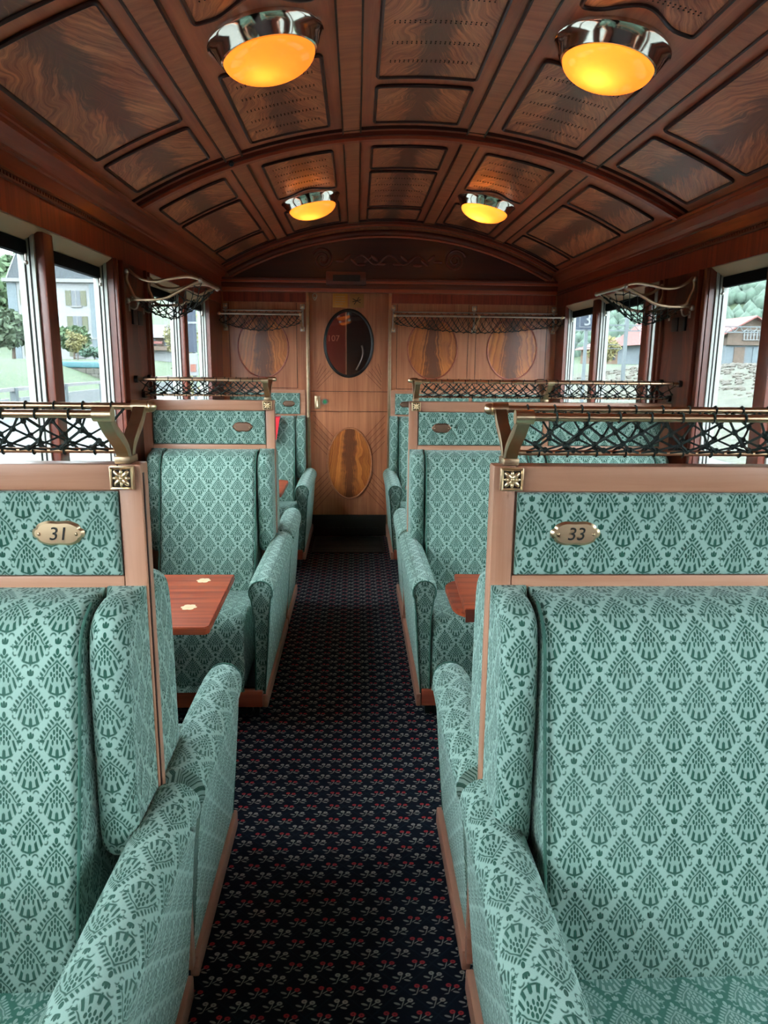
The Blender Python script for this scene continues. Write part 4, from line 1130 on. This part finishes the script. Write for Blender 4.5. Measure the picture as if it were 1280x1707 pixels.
def sm(t): t = max(0.0, min(1.0, t)); return t * t * (3 - 2 * t)
def terrain(x, y):
    if x > 0:
        h = -1 + 2.45 * sm((x - 9) / 18); t = .5 * x + .87 * y - 112
        if t > 0: h += .52 * t * sm((x + 0) / 40)
    else:
        h = -1 + 2.4 * sm((-x - 15) / 9)
        if y > 112: h += .155 * (y - 112) * sm((-x) / 25)
    return h
xs = [-260, -200, -150, -120, -100, -85, -70, -60, -50, -44, -38, -32, -28, -25, -22, -20, -18, -16, -14, -10, -6, -2.5, 2.5, 6, 8, 10, 12, 14, 16, 18, 20, 22, 25, 28, 33, 40, 48, 56, 66, 80, 100, 120, 150, 190, 240, 300]
ys = [-60, -30, -10, 0, 10, 20, 30, 40, 50, 60, 70, 80, 90, 100, 106, 112, 118, 125, 135, 150, 170, 190, 215, 240, 270, 300, 340, 400]
vs = [(x, y, terrain(x, y)) for x in xs for y in ys]; ny = len(ys)
fs = [(i * ny + j, (i + 1) * ny + j, (i + 1) * ny + j + 1, i * ny + j + 1) for i in range(len(xs) - 1) for j in range(ny - 1)]
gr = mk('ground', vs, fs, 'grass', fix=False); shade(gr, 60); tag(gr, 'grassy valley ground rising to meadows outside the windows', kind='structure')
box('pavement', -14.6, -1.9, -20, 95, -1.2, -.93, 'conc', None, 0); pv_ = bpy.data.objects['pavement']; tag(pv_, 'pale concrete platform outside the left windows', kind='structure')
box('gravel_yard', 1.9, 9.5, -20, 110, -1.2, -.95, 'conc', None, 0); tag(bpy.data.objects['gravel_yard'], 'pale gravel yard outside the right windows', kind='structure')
vs = [(x, y, terrain(x, y) + .05) for x in (9.5, 12, 15, 18, 21, 24, 27) for y in range(15, 66, 5)]
fs = [(i * 11 + j, (i + 1) * 11 + j, (i + 1) * 11 + j + 1, i * 11 + j + 1) for i in range(6) for j in range(10)]
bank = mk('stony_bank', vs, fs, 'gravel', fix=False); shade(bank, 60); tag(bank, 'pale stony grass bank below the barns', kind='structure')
for k, x in enumerate((5.2, 6.7)):
    o = box('track_rail', x - .04, x + .04, 8, 105, -.95, -.80, 'railsteel', None, 0)
    tag(o, 'steel rail of the neighbouring track, %s one' % ('nearer' if k == 0 else 'farther'), 'rail', 'rails of the neighbouring track')

def blob_mesh(g, c, r, rnd, sq=1.0, n=1):
    bm = bmesh.new(); bmesh.ops.create_icosphere(bm, subdivisions=n, radius=1)
    for v in bm.verts: v.co *= r * rnd.uniform(.75, 1.2)
    bm.verts.index_update()
    g.add([(c[0] + v.co.x, c[1] + v.co.y, c[2] + v.co.z * sq) for v in bm.verts], [[v.index for v in f.verts] for f in bm.faces]); bm.free()
# forest on the right-hand hillside
bm = bmesh.new(); bmesh.ops.create_icosphere(bm, subdivisions=1, radius=1); bm.verts.index_update()
ICO = ([v.co.copy() for v in bm.verts], [[v.index for v in f.verts] for f in bm.faces]); bm.free()
rnd = random.Random(3); g = G(); cnt = 0
while cnt < 7000:
    yy = rnd.uniform(20, 210); xx = rnd.uniform(14, 180); t_ = .5 * xx + .87 * yy - 112
    if t_ < 1 or t_ > 62 or xx < .12 * yy: continue
    r = rnd.uniform(.6, 1.5); sq = rnd.uniform(1.0, 1.9); z0 = terrain(xx, yy) + r * .6
    js = [rnd.uniform(.82, 1.15) for _ in ICO[0]]
    g.add([(xx + c.x * r * j, yy + c.y * r * j, z0 + c.z * r * sq * j) for c, j in zip(ICO[0], js)], ICO[1]); cnt += 1
fo = g.out('hillside_forest', 'forest', smooth=80); tag(fo, 'dense misty green forest covering the hillside outside the right windows', 'forest', kind='stuff')

def tree(name, x, y, z, h, r, mat, label, cat='tree', n=1400, cone=False, leaf=.16, seed=1):
    rnd = random.Random(seed); t = thing(name, (x, y, z), label, cat)
    g = G(); g.tube([(x, y, z - .3), (x + r * .04, y, z + h * .35), (x, y, z + h * .75)], [r * .07, r * .05, r * .02], 6); g.out('trunk', 'bark', t)
    g = G()
    lumps = [(rnd.uniform(-.6, .6), rnd.uniform(-.6, .6), rnd.uniform(-.3, .75)) for _ in range(12)]
    for k in range(n):
        if cone:
            v = rnd.random() ** 1.4; a = rnd.uniform(0, 6.283); rr = r * (1 - v) * rnd.uniform(.55, 1); c = V3((x + rr * math.cos(a), y + rr * math.sin(a), z + h * (.08 + .92 * v)))
        else:
            l = lumps[k % 12]; d = V3((rnd.gauss(0, 1), rnd.gauss(0, 1), rnd.gauss(0, 1))).normalized() * rnd.uniform(.25, .48)
            c = V3((x + (l[0] + d.x) * r, y + (l[1] + d.y) * r, z + h * (.5 + .38 * (l[2] + d.z))))
        u = V3((rnd.gauss(0, 1), rnd.gauss(0, 1), rnd.gauss(0, 1))).normalized(); w_ = u.orthogonal().normalized(); s_ = leaf * r * rnd.uniform(.5, 1.1)
        g.add([c - u * s_, c + w_ * s_ * .6, c + u * s_, c - w_ * s_ * .6], [(0, 1, 2, 3)])
    o = mk('foliage', g.v, g.f, mat, t, fix=False); o['kind'] = 'stuff'
    return t
tree('garden_bush', -27.4, 60, 1.3, 4.6, 2.3, 'leaf', 'big dark green bush before the white house', 'bush', 2200, seed=2)
tree('garden_bush', -24.6, 66, 1.3, 2.8, 1.0, 'leafy', 'sparse yellowing bush left of the mullion', 'bush', 800, seed=8)
tree('garden_bush', -28.3, 75, 1.2, 3.7, 1.9, 'leaf2', 'leafy light green bush at the foot of the white house', 'bush', 1600, seed=3)
tree('garden_bush', -25.6, 73, 1.2, 1.5, 1.3, 'leafd', 'low dark hedge above the turquoise tarp', 'bush', 900, seed=4)
tree('roadside_tree', -61, 130, 3, 18, 6, 'leaf2', 'tall green tree left of the slate roof', 'tree', 1600, seed=5)
tree('roadside_tree', -17.2, 70, .8, 4.4, 1.0, 'leafy', 'thin yellow-green tree beside the grey-roofed chalet', 'tree', 700, seed=6)
tree('roadside_tree', -6.0, 26, -.9, 4.6, .55, 'leafy', 'slender tree behind the blue station totem', 'tree', 700, seed=16)
tree('yellow_tree', 20.5, 60, .9, 3.0, 1.3, 'leafy', 'round yellow-green tree beside the red-roofed house', 'tree', 1500, seed=7)
tree('dark_conifer', 30.5, 80, 1.3, 2.6, .8, 'leafd', 'small dark conifer in front of the peach house', 'tree', 900, cone=True, seed=9)

rnd = random.Random(12); g = G()
for _ in range(900):
    xx = rnd.uniform(17.2, 27.5); yy = rnd.uniform(18, 60); r = rnd.uniform(.08, .26)
    g.add([(xx + c.x * r * rnd.uniform(.8, 1.6), yy + c.y * r, terrain(xx, yy) + .05 + c.z * r * .7) for c in ICO[0]], ICO[1])
tu = g.out('bank_tufts', plain('dry_tufts', (.062, .056, .045, 1), .9, var=.8, vs=.9)); tag(tu, 'stones and dry tufts strewn over the bank below the barns', 'tufts', kind='stuff')
# white house with mansard roof
def house():
    t = thing('white_house', (-39.7, 104, 1.4), 'white house with slate mansard roof and olive shutters outside the left window', 'house')
    y0 = 100.0; x0, x1, ze = -45.4, -33.6, 11.2
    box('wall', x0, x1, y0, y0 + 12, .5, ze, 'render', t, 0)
    box('corner_wing', x1 - 1.4, x1 + 1.6, y0 - .35, y0 + 12.2, .5, ze - .1, 'rblue', t, 0)
    box('corner_strip', x0 - .3, x0 + .9, y0 - .1, y0 + 11, .5, ze - .1, 'rblue', t, 0)
    box('cornice', x0 - .7, x1 + 1.9, y0 - .6, y0 + 12.6, ze, ze + .45, 'trimw', t, 0)
    box('string_course', x0 - .35, x1 + 1.7, y0 - .42, y0 + 12, 4.0, 4.2, 'trimw', t, 0)
    zb, zt = ze + .45, 19.0; a, b = x0 - .2, x1 + 1.2; ya, yb = y0 - .2, y0 + 12.3; i = 2.3
    vs = [(a, ya, zb), (b, ya, zb), (b, yb, zb), (a, yb, zb), (a + i, ya + i, zt), (b - i, ya + i, zt), (b - i, yb - i, zt), (a + i, yb - i, zt)]
    mk('mansard_roof', vs, [(0, 1, 2, 3), (4, 5, 6, 7), (0, 1, 5, 4), (1, 2, 6, 5), (2, 3, 7, 6), (3, 0, 4, 7)], 'slate', t)
    for (p, q) in ((0, 4), (1, 5)):
        g = G(); g.tube([vs[p], vs[q]], .10, 5); g.out('hip_flashing', 'trimw', t)
    for cx in (-42.8, -36.9):
        for cz in (9.25, 6.0, 2.7):
            wn = box('window', cx - .55, cx + .55, y0 - .06, y0, cz - .95, cz + .95, 'wglass', t, 0)
            box('window_bar', cx - .05, cx + .05, y0 - .10, y0 - .05, cz - .95, cz + .95, 'trimw', wn, 0)
            box('window_sill', cx - .75, cx + .75, y0 - .2, y0, cz - 1.15, cz - .97, 'trimw', wn, 0)
            for s_ in (-1, 1): box('shutter', *sorted((cx + s_ * .62, cx + s_ * 1.35)), y0 - .09, y0 - .02, cz - .95, cz + .95, 'shutter', t, 0)
        d = box('dormer', cx - .75, cx + .75, y0 + .2, y0 + 2, ze + .6, ze + 2.7, 'trimw', t, 0)
        box('dormer_pane', cx - .42, cx + .42, y0 + .14, y0 + .21, ze + .8, ze + 2.35, 'wglass' if cx < -40 else 'signwhite', d, 0)
        g = G(); g.add([(cx - 1.1, y0 + .1, ze + 2.7), (cx + 1.1, y0 + .1, ze + 2.7), (cx, y0 + .1, ze + 3.4), (cx - 1.1, y0 + 2, ze + 2.7), (cx + 1.1, y0 + 2, ze + 2.7), (cx, y0 + 2, ze + 3.4)], [(0, 1, 2), (3, 4, 5), (0, 1, 4, 3), (1, 2, 5, 4), (2, 0, 3, 5)]); g.out('dormer_pediment', 'trimw', d)
        box('skylight', cx - .55, cx + .75, y0 + 1.1, y0 + 2.2, 14.6, 16.2, 'signwhite', t, 0)
house()
t = thing('turquoise_tarp', (-20.3, 55, .7), 'turquoise tarpaulin along the top of the garden wall', 'tarpaulin')
g = G(); g.box(-22.4, -18.2, 55, 57.5, .82, 1.28, .12); g.out('cover', 'tarp', t)
t = thing('garden_wall', (-20.3, 55, -.9), 'grey stone garden wall under the turquoise tarp', 'wall')
for r_ in range(4):
    for c_ in range(8):
        xx = -22.6 + c_ * .58 + (.29 if r_ % 2 else 0); box('stone', xx, xx + .56, 55.1, 56.6, -.9 + r_ * .43, -.49 + r_ * .43, 'wallst', t, .03)
t = thing('roadside_fence', (-14, 40, -.93), 'white panelled road fence along the platform edge, outside the left window', 'fence')
for k in range(9):
    y = 20 + k * 5.2; box('post', -14.12, -13.88, y - .12, y + .12, -.93, .30, 'galv', t, 0)
    if k < 8: box('panel', -14.05, -13.98, y + .5, y + 4.7, -.75, -.12, 'signwhite', t, 0)
box('top_rail', -14.08, -13.92, 18, 63, .16, .30, 'trimw', t, 0)
# chalet
def chalet():
    t = thing('chalet', (-24, 92, 1), 'brown chalet with a grey roof seen through the far left window', 'house')
    box('upper_storey', -26.6, -21.9, 90, 97, 2.7, 4.1, 'planks', t, 0); box('ground_storey', -26.4, -22.2, 90.3, 97, .5, 2.7, 'signwhite', t, 0)
    vs = [(-27.4, 89, 4.0), (-21.3, 89, 4.0), (-21.3, 98, 4.0), (-27.4, 98, 4.0), (-26.8, 93.5, 5.7), (-21.9, 93.5, 5.7)]
    mk('roof', vs, [(0, 1, 5, 4), (2, 3, 4, 5), (1, 2, 5), (3, 0, 4), (0, 1, 2, 3)], 'greyroof', t)
    box('balcony', -26.9, -21.6, 89.3, 90, 2.55, 3.0, 'planks', t, 0); box('flower_box', -24.6, -23.2, 89.2, 89.3, 3.3, 3.6, 'redroof', t, 0)
    for x in (-24.4, -22.9): box('window', x - .3, x + .3, 89.95, 90, 3.1, 3.9, 'wglass', t, 0)
chalet()
t = thing('station_totem', (-3.5, 16, -.93), 'blue station totem with an orange poster outside the far left window', 'sign')
box('blue_board', -3.60, -3.43, 16, 16.06, 1.65, 3.0, 'signblue', t, 0); box('white_band', -3.60, -3.36, 15.985, 16, 2.25, 2.29, 'signwhite', t, 0)
box('poster_board', -3.62, -3.42, 16, 16.05, 1.16, 1.63, 'signwhite', t, 0); box('orange_print', -3.58, -3.46, 15.985, 16, 1.24, 1.40, 'poster', t, 0)
box('post', -3.54, -3.48, 16.06, 16.1, -.93, 3.0, 'galv', t, 0)
# right side
def barn():
    t = thing('barn', (32.6, 62, 1.3), 'grey plank barn with red gable roof outside the near right window', 'barn')
    y0 = 60.0; cx = 32.6; box('ground_floor', 30.7, 35.4, y0 + .3, y0 + 8, .8, 3.1, 'shed', t, 0)
    for x in (31.4, 33.0, 34.4): box('barn_door', x, x + .9, y0 + .22, y0 + .3, 1.3, 2.95, 'planks' if x < 32 else 'rblue', t, 0)
    g = G(); g.add([(30.6, y0, 3.1), (34.8, y0, 3.1), (34.8, y0, 4.1), (cx, y0, 5.3), (30.6, y0, 4.1), (30.6, y0 + 8, 3.1), (34.8, y0 + 8, 3.1), (34.8, y0 + 8, 4.1), (cx, y0 + 8, 5.3), (30.6, y0 + 8, 4.1)],
          [(0, 1, 2, 3, 4), (5, 6, 7, 8, 9), (0, 1, 6, 5), (1, 2, 7, 6), (4, 0, 5, 9)]); g.out('gable_wall', 'planks', t)
    for s_ in (-1, 1):
        e = cx + s_ * 2.7; a = [(cx, y0 - .6, 5.45), (e, y0 - .6, 3.95), (e, y0 + 8.5, 3.95), (cx, y0 + 8.5, 5.45)]
        mk('roof_slope', a + [(p[0], p[1], p[2] - .12) for p in a], [(0, 1, 2, 3), (4, 5, 6, 7), (0, 1, 5, 4), (1, 2, 6, 5), (2, 3, 7, 6), (3, 0, 4, 7)], 'redroof', t)
    for k in range(9): box('baluster', 31.9 + k * .27, 31.98 + k * .27, y0 - .12, y0 - .04, 3.5, 4.3, 'signwhite', t, 0)
    for z in (3.5, 3.9, 4.26): box('balcony_bar', 31.85, 34.2, y0 - .13, y0 - .04, z, z + .06, 'signwhite', t, 0)
    t = thing('barn', (27.6, 74, 1.3), 'long barn with a plain red roof left of the gabled barn', 'barn')
    box('wall', 28.0, 36.5, 71, 78, .8, 3.4, 'shed', t, 0)
    a = [(27.2, 70, 3.3), (37.2, 70, 3.3), (37.2, 79, 3.3), (27.2, 79, 3.3), (28.6, 74.5, 5.6), (36.0, 74.5, 5.6)]
    mk('roof', a, [(0, 1, 5, 4), (2, 3, 4, 5), (1, 2, 5), (3, 0, 4), (0, 1, 2, 3)], 'redroof', t)
barn()
def peach():
    t = thing('peach_house', (33, 88, 1.3), 'low peach house with red hipped roof outside the far right window', 'house')
    box('wall', 28.6, 38, 85, 93, .8, 3.2, 'peach', t, 0)
    a = [(27.8, 84.2, 3.15), (38.6, 84.2, 3.15), (38.6, 94, 3.15), (27.8, 94, 3.15), (30.5, 89, 4.6), (36.5, 89, 4.6)]
    mk('roof', a, [(0, 1, 5, 4), (2, 3, 4, 5), (1, 2, 5), (3, 0, 4), (0, 1, 2, 3)], 'redroof', t)
    for x in (29.6, 31.2, 32.8, 34.4): box('window', x, x + .6, 84.95, 85, 1.9, 2.9, 'wglass', t, 0)
peach()
t = thing('catenary_mast', (16.6, 45, .4), 'grey steel catenary gantry over the station tracks', 'mast')
box('mast', 16.5, 16.7, 45, 45.2, -.6, 4.3, 'galv', t, 0); box('second_mast', 13.85, 14.05, 47, 47.2, -.8, 3.3, 'galv', t, 0)
for z in (3.45, 3.78): box('chord', 9.5, 25, 45.05, 45.15, z, z + .07, 'galv', t, 0)
for k in range(26):
    x = 9.6 + k * .6; g = G(); g.tube([(x, 45.1, 3.5), (x + .3, 45.1, 3.8), (x + .6, 45.1, 3.5)], .03, 4); g.out('lattice_bar', 'galv', t)
for z in (2.5, 2.75):
    o = G(); o.tube([(12, 47.1, z), (14, 47.1, z + .03), (17, 47.1, z - .05)], .03, 4); o.out('wire', 'galv', t)
t = thing('platform_sign', (6.3, 20, -.95), 'blue platform sign with a white number 3 outside the far right window', 'sign')
box('sign_board', 5.94, 6.62, 20, 20.06, 2.40, 2.965, 'signblue', t, 0)
g = G(); g.tube([(6.06, 19.99, 2.47), (6.55, 19.99, 2.47), (6.55, 19.99, 2.90), (6.06, 19.99, 2.90)], .008, 4, closed=True); g.out('sign_frame', 'signwhite', t)
text('sign_digit', '3', .46, (6.27, 19.97, 2.65), (math.pi / 2, 0, 0), 'signwhite', t, .004)
box('small_caption', 6.12, 6.26, 19.98, 20, 2.835, 2.86, 'signwhite', t, 0)
box('post', 6.25, 6.33, 20.06, 20.14, -.95, 2.95, 'galv', t, 0)
